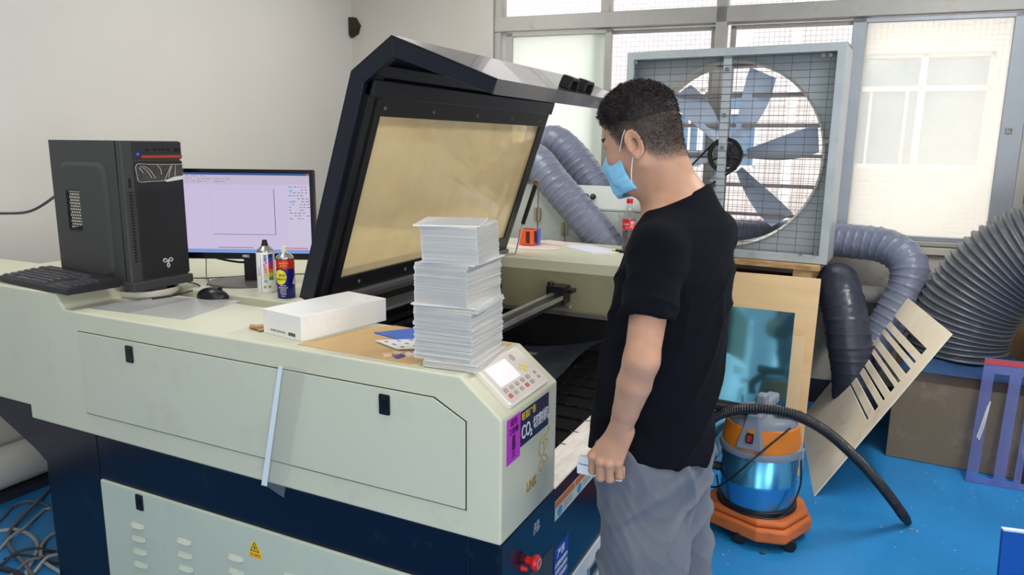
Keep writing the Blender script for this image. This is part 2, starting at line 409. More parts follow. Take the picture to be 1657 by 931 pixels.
# beige side housing (the near beam)
prof = [(XF, .655), (XF, .988), (-.87, 1.083), (-2.393, 1.083), (-2.435, 1.135), (-3.33, 1.135), (-3.33, .704), (-2.643, .704), (-2.643, .655)]
b = MB(); b.prism(prof, 'y', Y0, 1.862)
obj('side_housing', b, M_beige, mc, bevel=.006, seg=3)
# cutouts of doors on the side: shallow raised door sheet with a dark gap behind
def side_door(name, pts, m, gap=.004):
    c = Vector((sum(p[0] for p in pts)/len(pts), sum(p[1] for p in pts)/len(pts)))
    big = [((p[0]-c.x)*(1+gap*1.2)+c.x, (p[1]-c.y)*(1+gap*5)+c.y) for p in pts]
    o = obj(name, MB().prism(pts, 'y', Y0-.0045, Y0+.002), m, mc, bevel=.0015)
    obj('door_gap', MB().prism(big, 'y', Y0-.0012, Y0+.002), M_blk, o)
    return o
sd = side_door('side_door', [(-2.322, .733), (-.852, .733), (-.852, .968), (-.945, 1.016), (-2.325, 1.016)], M_beige2)
def latch(x, z, par, y=Y0-.0045):
    o = obj('door_latch', MB().prism(rrect(x-.017, x+.017, z-.028, z+.028, .004, 2), 'y', y-.004, y), M_plast, par, bevel=.001)
    obj('latch_tongue', MB().box(x-.009, x+.009, y-.0055, y-.003, z-.008, z+.014), mat('latch_black', (6, 6, 7), .3), o)
latch(-2.076, .974, sd); latch(-1.092, .974, sd)
# navy underframe
nv = [(-2.593, 0), (-2.593, .496), (-2.653, .534), (-3.02, .704), (-2.64, .704), (-2.64, .655), (XF, .655), (XF, 0)]
obj('navy_base', MB().prism(nv, 'y', Y0+.003, 3.7), M_navy, mc, bevel=.004)
obj('base_side_seam', MB().box(-2.30, -2.297, Y0+.001, Y0+.004, .0, .655), M_blk, mc)
obj('base_side_seam', MB().box(-.846, -.843, Y0+.001, Y0+.004, .0, .655), M_blk, mc)
ld = obj('vent_door', MB().prism([(-2.283, .08), (-.93, .08), (-.93, .500), (-2.283, .500)], 'y', Y0-.008, Y0+.003), mat('vent_door_enamel', (196, 204, 184), .42, var=.02, dirt=((170, 176, 160), .3, 8)), mc, bevel=.003)
latch(-2.088, .462, ld, Y0-.008)
for cx in (-2.112, -1.892, -1.667, -1.44, -1.215):
    for k in range(5):
        z = .373-.048*k + (-.0 if cx < -1.8 else .004)
        m = MB(); n = 8; top = []
        for i in range(n+1):
            t = i/n; x = cx-.034+.068*t; w = .010*math.sin(pi*min(1, max(0, t)))**.35 if 0 < t < 1 else .0015
            top.append((x, w))
        for i in range(n):
            (xa, wa), (xb, wb2) = top[i], top[i+1]; y = Y0-.008
            m.poly([(xa, y, z+.008), (xb, y, z+.008), (xb, y-wb2, z-.006), (xa, y-wa, z-.006)])
            m.poly([(xa, y-wa, z-.006), (xb, y-wb2, z-.006), (xb, y, z-.010), (xa, y, z-.010)])
        obj('vent_louver', m, MATS['vent_door_enamel'], ld, smooth=60)
ws = obj('warning_sticker', MB().prism([(-1.606, .400), (-1.556, .400), (-1.556, .418), (-1.579, .457), (-1.583, .457), (-1.606, .418)], 'y', Y0-.0090, Y0-.008), mat('warning_yellow', (240, 196, 20), .4), ld)
M_ink = mat('black_ink', (20, 18, 18), .5)
MT = frame((-1.581, Y0-.0092, .431), (1, 0, 0), (0, 0, 1), (0, -1, 0))
wt = MB(MT)
wt.ring([(-.018, -.010, 0), (.018, -.010, 0), (0, .021, 0)], [(-.0145, -.008, 0), (.0145, -.008, 0), (0, .017, 0)], (0, 0, .0003))
obj('warning_triangle', wt, M_ink, ws)
bz = MB(MT); bz.slab([(.001, .011, 0), (-.004, .0, 0), (-.0005, .001, 0), (-.002, -.007, 0), (.004, .003, 0), (.0005, .003, 0)], (0, 0, .0003)); obj('lightning_bolt', bz, M_ink, ws)
text('warning_text', '当心触电', .0105, frame((-1.581, Y0-.0092, .409), (1, 0, 0), (0, 0, 1), (0, -1, 0)), mat('warning_red_text', (200, 60, 30), .5), ws, .0002)

# rear deck, left inner wall, far beam
dk = MB(); dk.box(-3.33, -1.76, 1.93, 3.95, 1.04, 1.092); obj('rear_deck', dk, M_beige, mc, bevel=.005)
dk = MB(); dk.box(-3.33, -1.80, 1.862, 3.9, .704, 1.04); obj('rear_housing', dk, M_beige, mc)
fb = MB(); fb.prism([(3.30, .88), (3.30, 1.088), (3.98, 1.088), (3.98, .655), (3.33, .655), (3.33, .88)], 'x', -1.76, XF); obj('far_beam', fb, M_beige, mc, bevel=.006, seg=3)
obj('far_inner_panel', MB().box(-1.78, XF-.01, 3.292, 3.298, .80, 1.035), M_olive, mc)
obj('far_inner_wall', MB().box(-1.78, XF-.01, 3.28, 3.33, .655, .845), M_dark, mc)
iw = MB(); iw.box(-1.80, -1.76, 1.88, 3.3, .66, 1.04); iw.box(-1.80, -.87, 1.862, 1.87, .66, 1.07)
obj('inner_wall', iw, M_dark, mc)
obj('bed_tray', MB().box(-1.78, -.86, 1.87, 3.29, .6555, .658), mat('bed_black', (5, 5, 6), .7, spec=.2), mc)
# steps and rails under the hinge
M_gr = mat('rail_grey', (120, 118, 116), .4, metal=.4)
rr = MB(); rr.box(-1.76, -1.70, 1.90, 3.3, 1.06, 1.075); obj('hinge_ledge', rr, M_gr, mc)
rr = MB(); rr.box(-1.76, -1.66, 1.90, 3.3, 1.0, 1.012); obj('inner_ledge', rr, M_gr, mc)
rr = MB(); rr.box(-1.70, -1.64, 1.90, 3.28, .925, .955); obj('side_rail', rr, M_blk, mc)
rr = MB(); rr.box(-1.645, -1.64, 1.90, 3.28, .945, .955); obj('rail_edge', rr, M_alu, mc)
# front ledge
lg = MB(); lg.box(-.868, XF-.0005, 1.865, 3.30, .640, .6575); obj('front_ledge', lg, M_worn_glare, mc, bevel=.002)
for k in range(12):
    y = 1.93+k*.118
    obj('knife_bar', MB().box(-1.76, -.87, y, y+.0015, .658, .666), mat('knife_bar_metal', (24, 25, 28), .5, metal=.3, dirt=((150, 150, 146), .6, 60)), mc)
    obj('ledge_slot', MB().box(-.870, -.842, y+.008, y+.013, .6576, .6584), M_plast, mc)
# gantry across the bed
gx = -1.30
g = MB(); g.box(gx-.035, gx+.035, 1.90, 3.20, .905, .945); ga = obj('gantry_beam', g, M_blk, mc, bevel=.003)
g = MB(); g.box(gx-.028, gx-.006, 1.90, 3.20, .945, .951); g.box(gx+.036, gx+.040, 1.90, 3.20, .925, .945); obj('linear_rail', g, M_alu, ga)
g = MB(); g.box(gx-.05, gx+.045, 3.17, 3.25, .90, .985); g.box(gx-.02, gx+.08, 3.18, 3.235, .955, .975); g.cone((gx-.04, 3.20, .98), (gx-.04, 3.20, 1.0), .015); obj('gantry_end_block', g, M_blk, ga, bevel=.003)
g = MB(); g.box(gx-.02, gx+.06, 3.205, 3.245, .875, .89); obj('gantry_belt_clamp', g, M_alu, ga, bevel=.002)
g = MB(); g.box(-1.76, -.87, 3.25, 3.272, .83, .85); obj('cross_rail', g, M_gr, mc)
g = MB(); g.box(-1.60, -1.20, 2.93, 2.965, .70, .712); obj('flat_bar', g, M_gr, mc)
# control panel on the slope
P0_ = Vector((-.87, 0, 1.083)); SD = Vector((.118, 0, -.095)).normalized(); SN = Vector((.627, 0, .779))
KM = frame((-.87, Y0+.0, 1.083), SD, (0, 1, 0), -Vector(SD.cross(Vector((0, 1, 0)))) if SD.cross(Vector((0, 1, 0))).z < 0 else SD.cross(Vector((0, 1, 0))))
k = MB(KM); k.prism(rrect(.004, .142, .055, .292, .014, 4), 'z', -.002, .015)
kp = obj('control_panel', k, mat('panel_cream', (226, 220, 208), .32, coat=.4, var=.03), mc, bevel=.004, seg=3)
obj('panel_bezel', MB(KM).prism(rrect(.012, .134, .064, .283, .010, 4), 'z', .015, .0155), mat('panel_face', (216, 206, 196), .3, coat=.5), kp)
obj('panel_screen', MB(KM).prism(rrect(.022, .085, .080, .196, .003, 2), 'z', .0155, .0162), mat('panel_screen_white', (238, 228, 232), .15, emit=(240, 228, 235), estr=.25, var=.04, vscale=60, coat=.5), kp)
for i in range(5):
    for j in range(2):
        a, c_ = .098+.018*j, .085+.033*i
        col = 'red' if (i, j) in ((0, 1), (3, 1)) else 'grey'
        obj('panel_key', MB(KM).prism(rrect(a-.006, a+.006, c_-.0085, c_+.0085, .004, 3), 'z', .0155, .018), mat('key_'+col, (206, 90, 90) if col == 'red' else (172, 164, 158), .4), kp, bevel=.001)
ym = mat('key_yellow', (232, 214, 120), .4)
for a, c_ in ((.060, .236), (.078, .236), (.069, .222), (.069, .250), (.069, .236)):
    obj('panel_key', MB(KM).prism(rrect(a-.005, a+.005, c_-.006, c_+.006, .004, 3), 'z', .0155, .0178), ym, kp, bevel=.001)
for a, c_ in ((.098, .262), (.114, .262)):
    obj('panel_key', MB(KM).prism(rrect(a-.005, a+.005, c_-.006, c_+.006, .004, 3), 'z', .0155, .0178), MATS['key_grey'], kp, bevel=.001)
ln = MB(KM); ln.lathe([(0, 0), (.011, 0), (.011, .001), (0, .001)], (.030, .228, .0155), 16); obj('panel_badge', ln, MATS['key_grey'], kp)

# stickers on the front face; lettering faces +x, reads along +y
def FF(y, z, d=.001): return frame((XF+d, y, z), (0, 1, 0), (0, 0, 1), (1, 0, 0))
st = obj('purple_sign', MB().slab([(XF+.0005, 1.618, .879), (XF+.0005, 1.800, .879), (XF+.0005, 1.800, .975), (XF+.0005, 1.618, .975)], (.0006, 0, 0)), mat('sign_dark_purple', (38, 20, 62), .35), mc)
M_yel = mat('sign_yellow', (236, 214, 50), .4); M_whi = mat('sign_white', (238, 236, 240), .4)
text('sign_heading', '旺彩广告', .0235, FF(1.668, .957, .0012), M_yel, st, sx=.95)
text('sign_text', 'CO', .052, FF(1.651, .913, .0012), M_whi, st, sx=.70, bold=.0006)
text('sign_text', '2', .026, FF(1.684, .898, .0012), M_whi, st, bold=.0008)
text('sign_text', '切割机', .040, FF(1.747, .915, .0012), M_whi, st, sx=.86, bold=.0002)
mg = obj('magenta_sign', MB().slab([(XF+.0005, 1.538, .858), (XF+.0005, 1.616, .858), (XF+.0005, 1.616, .978), (XF+.0005, 1.538, .978)], (.0006, 0, 0)), mat('sign_magenta', (196, 58, 196), .4), mc)
M_dp = mat('sign_ink_purple', (60, 14, 70), .5)
for s_, z, q in (('设备', .963, .020), ('工程师', .940, .0185), ('星', .917, .0215), ('期', .897, .0215), ('六', .876, .0215)):
    text('sign_text', s_, q, FF(1.577, z, .0012), M_dp, mg, bold=.0003)
M_gold = mat('gold_foil', (214, 170, 50), .35, metal=.5)
gs = MB(); 
for pts in ([(1.742, .838), (1.752, .853), (1.770, .856), (1.790, .852), (1.803, .861), (1.806, .872)], [(1.745, .842), (1.740, .822), (1.748, .806), (1.765, .800), (1.775, .812), (1.772, .836), (1.778, .858)],
            [(1.762, .838), (1.785, .842), (1.800, .834), (1.790, .820), (1.778, .812)], [(1.750, .790), (1.742, .775), (1.748, .760), (1.760, .757), (1.768, .770), (1.764, .790), (1.752, .796)], [(1.770, .800), (1.790, .792), (1.796, .778), (1.786, .770), (1.776, .780)]):
    gs.tube([(XF+.0006, a, c_) for a, c_ in pts], .0009, 6, .004)
obj('gold_ornament', gs, M_gold, mc, smooth=True)
text('gold_letters', 'LINK', .040, FF(1.694, .745, .0008), M_gold, mc, sx=.75, bold=.0006)
# navy front details
sk = obj('instruction_sticker', MB().slab([(XF+.0005, 1.868, .548), (XF+.0005, 2.36, .548), (XF+.0005, 2.36, .612), (XF+.0005, 1.868, .612)], (.0006, 0, 0)), mat('sticker_pale', (196, 204, 196), .4), mc)
M_or = mat('sticker_orange', (206, 112, 40), .4); M_sb = mat('sticker_blue', (70, 150, 196), .4)
for i in range(3):
    y = 1.870+i*.164
    obj('sticker_header', MB().slab([(XF+.0012, y, .588), (XF+.0012, y+.158, .588), (XF+.0012, y+.158, .610), (XF+.0012, y, .610)], (.0003, 0, 0)), M_or, sk)
    ci = [(XF+.0012, y+.036+.020*cos(t), .568+.016*sin(t)) for t in [2*pi*q/18 for q in range(18)]]
    obj('sticker_symbol', MB().slab(ci, (.0003, 0, 0)), M_sb, sk)
    for zz in (.576, .568, .560):
        obj('sticker_line', MB().slab([(XF+.0012, y+.066, zz), (XF+.0012, y+.14, zz), (XF+.0012, y+.14, zz+.003), (XF+.0012, y+.066, zz+.003)], (.0003, 0, 0)), mat('sticker_grey', (120, 128, 124), .5), sk)
rc = MB(); rc.box(XF-.0, XF+.002, 1.69, 1.86, .36, .475); obj('switch_plate', rc, mat('scuffed_plate', (84, 78, 72), .45, metal=.5, dirt=((170, 165, 150), .6, 30)), mc)
es = MB(Matrix.Translation((XF, 1.672, .530)) @ Matrix.Rotation(radians(90), 4, 'Y'))
es.lathe([(0, 0), (.012, 0), (.012, .018), (.021, .022), (.023, .030), (.019, .036), (0, .038)], seg=24)
eb = obj('emergency_stop', es, mat('stop_red', (214, 30, 32), .3, coat=.4), mc, smooth=50)
er = MB(Matrix.Translation((XF, 1.672, .530)) @ Matrix.Rotation(radians(90), 4, 'Y')); er.ring([(.014*cos(t), .014*sin(t), .0375) for t in [radians(a) for a in range(0, 360, 20)]], [(.011*cos(t), .011*sin(t), .0375) for t in [radians(a) for a in range(0, 360, 20)]], (0, 0, .0006))
obj('arrow_ring', er, mat('stop_arrow', (240, 190, 180), .4), eb)
es = MB(); es.cone((XF, 1.640, .524), (XF+.016, 1.640, .524), .008, .006, 12); obj('indicator_lamp', es, MATS['stop_red'], mc, smooth=True)
for i, (s_, z) in enumerate((('急停', .605), ('STOP', .588))):
    text('scribble_text', s_, .020, FF(1.735, z, .0006), mat('pale_ink', (170, 175, 190), .5), mc, sx=.9)
bs = obj('blue_sticker', MB().slab([(XF+.0005, 1.87, .30), (XF+.0005, 1.985, .30), (XF+.0005, 1.985, .455), (XF+.0005, 1.87, .455)], (.0008, 0, 0)), mat('sticker_royal', (28, 58, 160), .35), mc)
text('sticker_text', '严禁', .030, FF(1.925, .425, .0015), M_whi, bs)
for i in range(3): text('sticker_text', '注意安全操作', .017, FF(1.928, .392-.024*i, .0015), M_whi, bs)
fd = obj('front_door', MB().box(XF-.001, XF+.006, 1.93, 2.40, .06, .285), mat('front_door_grey', (204, 208, 206), .4), mc, bevel=.002)
fh = MB(); fh.ring([(XF+.006, 2.16, .17), (XF+.006, 2.28, .17), (XF+.006, 2.28, .235), (XF+.006, 2.16, .235)], [(XF+.006, 2.175, .18), (XF+.006, 2.265, .18), (XF+.006, 2.265, .225), (XF+.006, 2.175, .225)], (.006, 0, 0))
obj('door_pull', fh, M_alu, fd, bevel=.001)
obj('pull_recess', MB().box(XF+.0055, XF+.007, 2.175, 2.265, .18, .225), M_plast, fd)

# ---- lid
Y1, Y2 = 1.93, 3.42
LP = [Vector((-1.75, 0, 1.115)), Vector((-1.50, 0, 1.865)), Vector((-1.345, 0, 1.965)), Vector((-.985, 0, 1.828)), Vector((-.997, 0, 1.785))]
T1 = (LP[1]-LP[0]).normalized(); N1 = Vector((T1.z, 0, -T1.x))       # N1 points to the underside
LEN1 = (LP[1]-LP[0]).length
def L3(t, off, y): p = LP[0]+T1*(t*LEN1/.79)+N1*off; return Vector((p.x, y, p.z))
def lidpt(t, off, y): p = LP[0]+T1*t+N1*off; return Vector((p.x, y, p.z))
# outer skin with window opening
sk_ = MB()
sk_.ring([lidpt(0, 0, Y1), lidpt(0, 0, Y2), lidpt(LEN1, 0, Y2), lidpt(LEN1, 0, Y1)], [lidpt(.075, 0, Y1+.09), lidpt(.075, 0, Y2-.07), lidpt(.69, 0, Y2-.07), lidpt(.69, 0, Y1+.09)], N1*.004)
for a, b_ in ((1, 2), (2, 3), (3, 4)):
    d = (LP[b_]-LP[a]).normalized(); n = Vector((d.z, 0, -d.x))
    A_, B_ = LP[a], LP[b_]
    sk_.slab([(A_.x, Y1, A_.z), (A_.x, Y2, A_.z), (B_.x, Y2, B_.z), (B_.x, Y1, B_.z)], n*.004)
lid = obj('lid', sk_, mat('lid_skin', (62, 62, 68), .24, spec=.7, coat=.3, var=.05, vscale=2), mc)
def inset(o):
    """lid outline moved inwards by o"""
    out = []
    D = [(LP[i+1]-LP[i]).normalized() for i in range(3)]; NN = [Vector((d.z, 0, -d.x)) for d in D]
    out.append(LP[0]+NN[0]*o)
    for i in (1, 2):
        b_ = (NN[i-1]+NN[i]).normalized(); out.append(LP[i]+b_*(o/b_.dot(NN[i])))
    out.append(LP[3]+NN[2]*o+(-D[2])*0)
    return out
IN = inset(.058)
for yy, w in ((Y1, .022), (Y2-.022, .022)):
    m = MB(); n = 4
    for i in range(3):
        A_, B_, C_, D_ = LP[i], LP[i+1], IN[i+1], IN[i]
        if i == 2: C_ = LP[4]+(LP[2]-LP[3]).normalized()*.004
        m.slab([(q.x, yy, q.z) for q in (A_, B_, C_, D_)], (0, w, 0))
    obj('lid_side', m, M_lid, lid, bevel=.002)
# inner side channels (set back from the sides)
for yy, w in ((Y1+.022, .05), (Y2-.07, .045)):
    m = MB(); m.slab([lidpt(.0, .03, yy), lidpt(.80, .03, yy), lidpt(.80, .074, yy), lidpt(0, .074, yy)], (0, w, 0))
    obj('lid_inner_channel', m, M_blk, lid, bevel=.002)
# window plate with screws
G0, G1, GA, GB = 2.035, 3.33, .088, .672
m = MB(); m.ring([lidpt(.02, .066, Y1+.05), lidpt(.02, .066, Y2-.05), lidpt(.735, .066, Y2-.05), lidpt(.735, .066, Y1+.05)], [lidpt(GA, .066, G0), lidpt(GA, .066, G1), lidpt(GB, .066, G1), lidpt(GB, .066, G0)], N1*.008)
wf = obj('window_surround', m, M_blk, lid, bevel=.001)
for tt, ys in ((.70, (2.05, 2.35, 2.68, 3.0, 3.3)), (.055, (2.15, 2.45, 2.8, 3.2))):
    for y in ys:
        m = MB(); c_ = lidpt(tt, .0735, y); m.cone(c_, c_+N1*.004, .008, .006, 12); obj('screw', m, M_gr, wf, smooth=True)
m = MB(); m.slab([lidpt(GA-.02, .058, G0-.02), lidpt(GA-.02, .058, G1+.02), lidpt(GB+.02, .058, G1+.02), lidpt(GB+.02, .058, G0-.02)], N1*.004)
obj('amber_window', m, clear_mat('amber_acrylic', (248, 236, 208), .34, (250, 236, 204), .2, .04, spots=(2.2, .3), dif=.5), lid)
# cross bars at the top of the opening
for ta, tb, oa, ob in ((.735, .79, .05, .085), (.795, .835, .02, .07)):
    m = MB(); m.slab([lidpt(ta, oa, Y1+.022), lidpt(tb, oa, Y1+.022), lidpt(tb, ob, Y1+.022), lidpt(ta, ob, Y1+.022)], (0, Y2-Y1-.044, 0)); obj('lid_cross_bar', m, M_lid, lid, bevel=.003)
m = MB(); m.slab([lidpt(.0, .03, Y1+.022), lidpt(.022, .03, Y1+.022), lidpt(.022, .09, Y1+.022), lidpt(0, .09, Y1+.022)], (0, Y2-Y1-.044, 0)); obj('lid_bottom_bar', m, M_gr, lid, bevel=.002)
# inner gusset under the front facet
# handles on the front facet
FD = (LP[3]-LP[2]).normalized(); FN = Vector((-FD.z, 0, FD.x))
for y in (2.585, 2.74):
    m = MB(frame(LP[3]-FD*.05+Vector((0, y, 0)), (0, 1, 0), FN, Vector((0, 1, 0)).cross(FN)))
    m.prism([(-.045, 0), (-.042, .035), (-.032, .045), (.032, .045), (.042, .035), (.045, 0), (.032, 0), (.028, .032), (-.028, .032), (-.032, 0)], 'z', -.022, .022)
    obj('lid_handle', m, M_plast, lid, bevel=.004)
# gas struts
for y, a, mid, b_ in ((1.985, (-1.60, 1.445), (-1.665, 1.20), (-1.69, 1.09)), (3.36, (-1.497, 1.452), (-1.565, 1.25), (-1.615, 1.045))):
    m = MB(); m.cone((a[0], y, a[1]), (mid[0], y, mid[1]), .011, seg=14); gsx = obj('gas_strut', m, M_plast, mc, smooth=True)
    m = MB(); m.cone((mid[0], y, mid[1]), (b_[0], y, b_[1]), .005, seg=12); obj('strut_rod', m, mat('white_rod', (215, 215, 215), .25, metal=.6), gsx, smooth=True)
    m = MB(); m.sphere((a[0], y, a[1]), .014); obj('strut_joint', m, mat('brass_ball', (150, 120, 70), .3, metal=.8), gsx, smooth=True)
    m = MB(); m.sphere((b_[0], y, b_[1]), .011); obj('strut_joint', m, MATS['brass_ball'], gsx, smooth=True)
    m = MB(); m.box(b_[0]-.01, b_[0]+.05, y-.012, y+.012, b_[1]-.018, b_[1]-.006); obj('strut_bracket', m, M_blk, gsx, bevel=.002)

# ================================================================ LOOSE THINGS IN THE MACHINE
sh = MB(); n1, n2 = 22, 14; V = {}
def sheet_z(a, b_): return .700+.05*max(0, (a-.45))**2*3 + .012*sin(3*b_)*a - .02*a*(1-b_)
for layer in (0, .0025):
    for i in range(n1+1):
        for j in range(n2+1):
            a, b_ = i/n1, j/n2
            V[(layer, i, j)] = sh._v((-1.72+.66*a+.015*sin(6*b_)*a, 2.36+.60*b_+.26*b_*a*.9, sheet_z(a, b_)+layer))
for i in range(n1):
    for j in range(n2):
        for l in (0, .0025): sh.bm.faces.new([V[(l, i, j)], V[(l, i+1, j)], V[(l, i+1, j+1)], V[(l, i, j+1)]])
for i in range(n1):
    for j in (0, n2): sh.bm.faces.new([V[(0, i, j)], V[(0, i+1, j)], V[(.0025, i+1, j)], V[(.0025, i, j)]])
for j in range(n2):
    for i in (0, n1): sh.bm.faces.new([V[(0, i, j)], V[(0, i, j+1)], V[(.0025, i, j+1)], V[(.0025, i, j)]])
tag(obj('black_sheet', sh, mat('black_sheet_gloss', (40, 45, 56), .25, spec=.6, dirt=((84, 92, 106), .4, 12)), smooth=True), 'glossy black plastic sheet lying curved on the cutting bed', 'sheet')
# ================================================================ ON TOP OF THE MACHINE
ZT1 = 1.083
# clear strip hanging on the side door
hm = thing('hanging_film', 'clear plastic film strip with a white edge hanging on the machine side door', 'film', (-1.45, Y0-.01, .64))
yy = Y0-.0085
obj('white_edge', MB().slab([(-1.447, yy, 1.030), (-1.432, yy, 1.030), (-1.517, yy, .649), (-1.538, yy, .649)], (0, -.002, 0)), mat('white_strip', (222, 232, 238), .4), hm)
m = MB(); m.slab([(-1.432, yy, 1.030), (-1.352, yy, 1.030), (-1.448, yy-.006, .632), (-1.517, yy, .649)], (0, -.0012, 0)); obj('clear_film', m, clear_mat('film_clear', (253, 253, 252), .06, (240, 238, 234), .08, .15, dif=1), hm)

# stack of frosted acrylic sheets
M_fr = bpy.data.materials.new('frosted_acrylic'); M_fr.use_nodes = True
b = M_fr.node_tree.nodes['Principled BSDF']; b.inputs['Base Color'].default_value = lin((242, 240, 234)); b.inputs['Roughness'].default_value = .35
b.inputs['Subsurface Weight'].default_value = .6; b.inputs['Subsurface Scale'].default_value = .06; b.inputs['Subsurface Radius'].default_value = (1, 1, 1)
SX, SYY = .158, .205
def plate(name, cx, cy, z, rz, label, group, sx=SX, sy=SYY, mesh=[None]):
    if mesh[0] is None:
        m = MB(); m.box(-SX/2, SX/2, -SYY/2, SYY/2, 0, .0038); m2 = obj('acrylic_sheet', m, M_fr, bevel=0); mesh[0] = m2; o = m2
    else:
        o = mesh[0].copy(); COL.objects.link(o)
    o.location = (cx, cy, z); o.rotation_euler = (0, 0, rz); o.scale = (sx/SX, sy/SYY, 1)
    return tag(o, label, 'sheet', group)
z = ZT1+.0022
rnd = random.Random(3)
# (count, centre x, centre y, turn, jitter, width, depth)
B = [(5, -.925, 1.640, 6, .004, .150, .200, 'lowest block of the frosted stack', .0),
     (34, -.945, 1.642, 4, .005, .162, .200, 'thick lower block of the frosted stack', .0),
     (4, -.945, 1.645, 8, .010, .175, .200, 'protruding ledge in the middle of the frosted stack', .0),
     (27, -.950, 1.648, 2, .003, .150, .200, 'middle block of the frosted stack', .0),
     (1, -.935, 1.65, 5, .004, .15, .20, 'middle block of the frosted stack', .0),
     (24, -.940, 1.648, 12, .004, .146, .200, 'upper block of the frosted stack', .016)]
for bi, (n, cx, cy, a, j, wx, wy, nm, lean) in enumerate(B):
    for i in range(n):
        fx = i/max(1, n-1)
        kx = cx+rnd.uniform(-j, j)*.5; ky = cy+rnd.uniform(-j, j)*.5; w2 = wx
        if lean: kx = cx-.004*fx - lean*max(0, fx-.6)**2*1.0
        plate('acrylic_sheet', kx, ky, z, radians(a+rnd.uniform(-.5, .5)), 'frosted white acrylic sheet in the '+nm, nm, w2, wy)
        z += .0038
        if z > 1.480: break
plate('acrylic_sheet', -.965, 1.64, z, radians(22), 'topmost frosted white acrylic sheet with one corner jutting out left', None, .165, .20)

# cardboard mat under the stack
def flat(name, label, cat, pts, z0, th, m, grp=None, bevel=0):
    return tag(obj(name, MB().prism(pts, 'z', z0, z0+th), m, bevel=bevel), label, cat, grp)
flat('cardboard_sheet', 'brown cardboard sheet lying under the frosted acrylic stack', 'cardboard', [(-1.415, 1.545), (-1.03, 1.535), (-.90, 1.70), (-.885, 1.84), (-1.30, 1.855), (-1.36, 1.80)], ZT1, .002, mat('kraft_card', (206, 172, 122), .8, var=.05, vscale=8, dirt=((160, 124, 78), .5, 10)))
pc = flat('blue_plate', 'blue card lying on the cardboard left of the frosted stack', 'card', [(-1.298, 1.745), (-1.135, 1.700), (-1.04, 1.80), (-1.225, 1.845)], ZT1+.0022, .003, mat('blue_card', (40, 104, 206), .35))
fp = tag(obj('printed_card', MB().prism([(-1.235, 1.665), (-1.130, 1.622), (-1.01, 1.70), (-1.12, 1.745)], 'z', ZT1+.0055, ZT1+.0085), mat('printed_white', (236, 236, 232), .5)), 'white card with small blue print lying beside the frosted stack', 'card')
pr_ = MB()
for i in range(4):
    for j in range(3):
        x = -1.205+i*.035+j*.026; y = 1.664-i*.012+j*.024
        pr_.prism([(x, y), (x+.014, y-.003), (x+.016, y+.003), (x+.002, y+.006)], 'z', ZT1+.0085, ZT1+.0088)
obj('blue_print', pr_, mat('print_blue', (60, 90, 180), .5), fp)
for i, (x, y, c_) in enumerate(((-1.115, 1.595, (226, 200, 180)), (-1.09, 1.572, (90, 90, 150)), (-1.075, 1.60, (236, 226, 214)), (-1.125, 1.57, (222, 190, 160)))):
    m = MB(frame((x, y, ZT1+.0022), (cos(i*1.3), sin(i*1.3), 0), (-sin(i*1.3), cos(i*1.3), 0), (0, 0, 1))); m.prism([(-.014, -.008), (.015, -.006), (.012, .009), (-.010, .010)], 'z', 0, .004+.001*i)
    tag(obj('offcut', m, mat('offcut_%d' % i, c_, .6)), ['pinkish wooden offcut near the foot of the frosted stack', 'small purple plastic offcut near the frosted stack', 'cream offcut chip touching the frosted stack', 'small tan wooden offcut nearest the machine edge'][i], 'offcut')

# white box with print
m = MB(frame((-1.565, 1.615, ZT1), (Vector((-1.415, 1.585, 0))-Vector((-1.585, 1.617, 0))).normalized(), Vector((.17, .98, 0)).normalized(), (0, 0, 1)))
BXv = Vector((-1.424, 1.572, 0)); BO = Vector((-1.598, 1.603, 0))
ux = (BXv-BO); LX = ux.length; ux.normalize(); uy = Vector((-ux.y, ux.x, 0)); 
bx = tag(obj('white_box', MB(frame((BO.x, BO.y, ZT1), ux, uy, (0, 0, 1))).box(0, LX, 0, .335, 0, .074), mat('white_carton', (232, 230, 226), .5, var=.02, dirt=((170, 165, 160), .35, 12)), bevel=.002), 'flat white carton with small black print in front of the lid', 'box')
BM_ = frame((BO.x, BO.y, ZT1), ux, uy, (0, 0, 1))
text('box_print', 'MODEL 20210 NO.', .0085, BM_ @ frame((.070, -.0004, .015), (1, 0, 0), (0, 0, 1), (0, -1, 0)), M_ink, bx, .0002)
m = MB(BM_)
for i in range(9): m.box(.118+i*.0036, .1195+i*.0036+(.001 if i % 3 else 0), -.0006, .0002, .010, .020)
obj('barcode', m, M_ink, bx)
for i, (dx, dy, a, s_) in enumerate(((-.035, .055, .2, .9), (-.03, .02, -.3, 1.0), (-.02, .035, .6, .8))):
    m = MB(frame((BO.x+dx, BO.y+dy, ZT1+.0042*i), (cos(a), sin(a), 0), (-sin(a), cos(a), 0), (0, 0, 1)))
    m.prism([(-.06*s_, -.004), (-.03*s_, -.022), (0, -.016), (.028, -.02), (.028, .016), (.0, .02), (-.03*s_, .012)], 'z', 0, .0036)
    tag(obj('plywood_offcut', m, mat('laser_cut_wood', (200, 160, 118), .6, rgb2=(170, 126, 86), vscale=14)), ['lowest jagged wooden offcut sticking out behind the white carton', 'middle jagged wooden offcut beside the white carton', 'topmost jagged wooden offcut beside the white carton'][i], 'offcut')

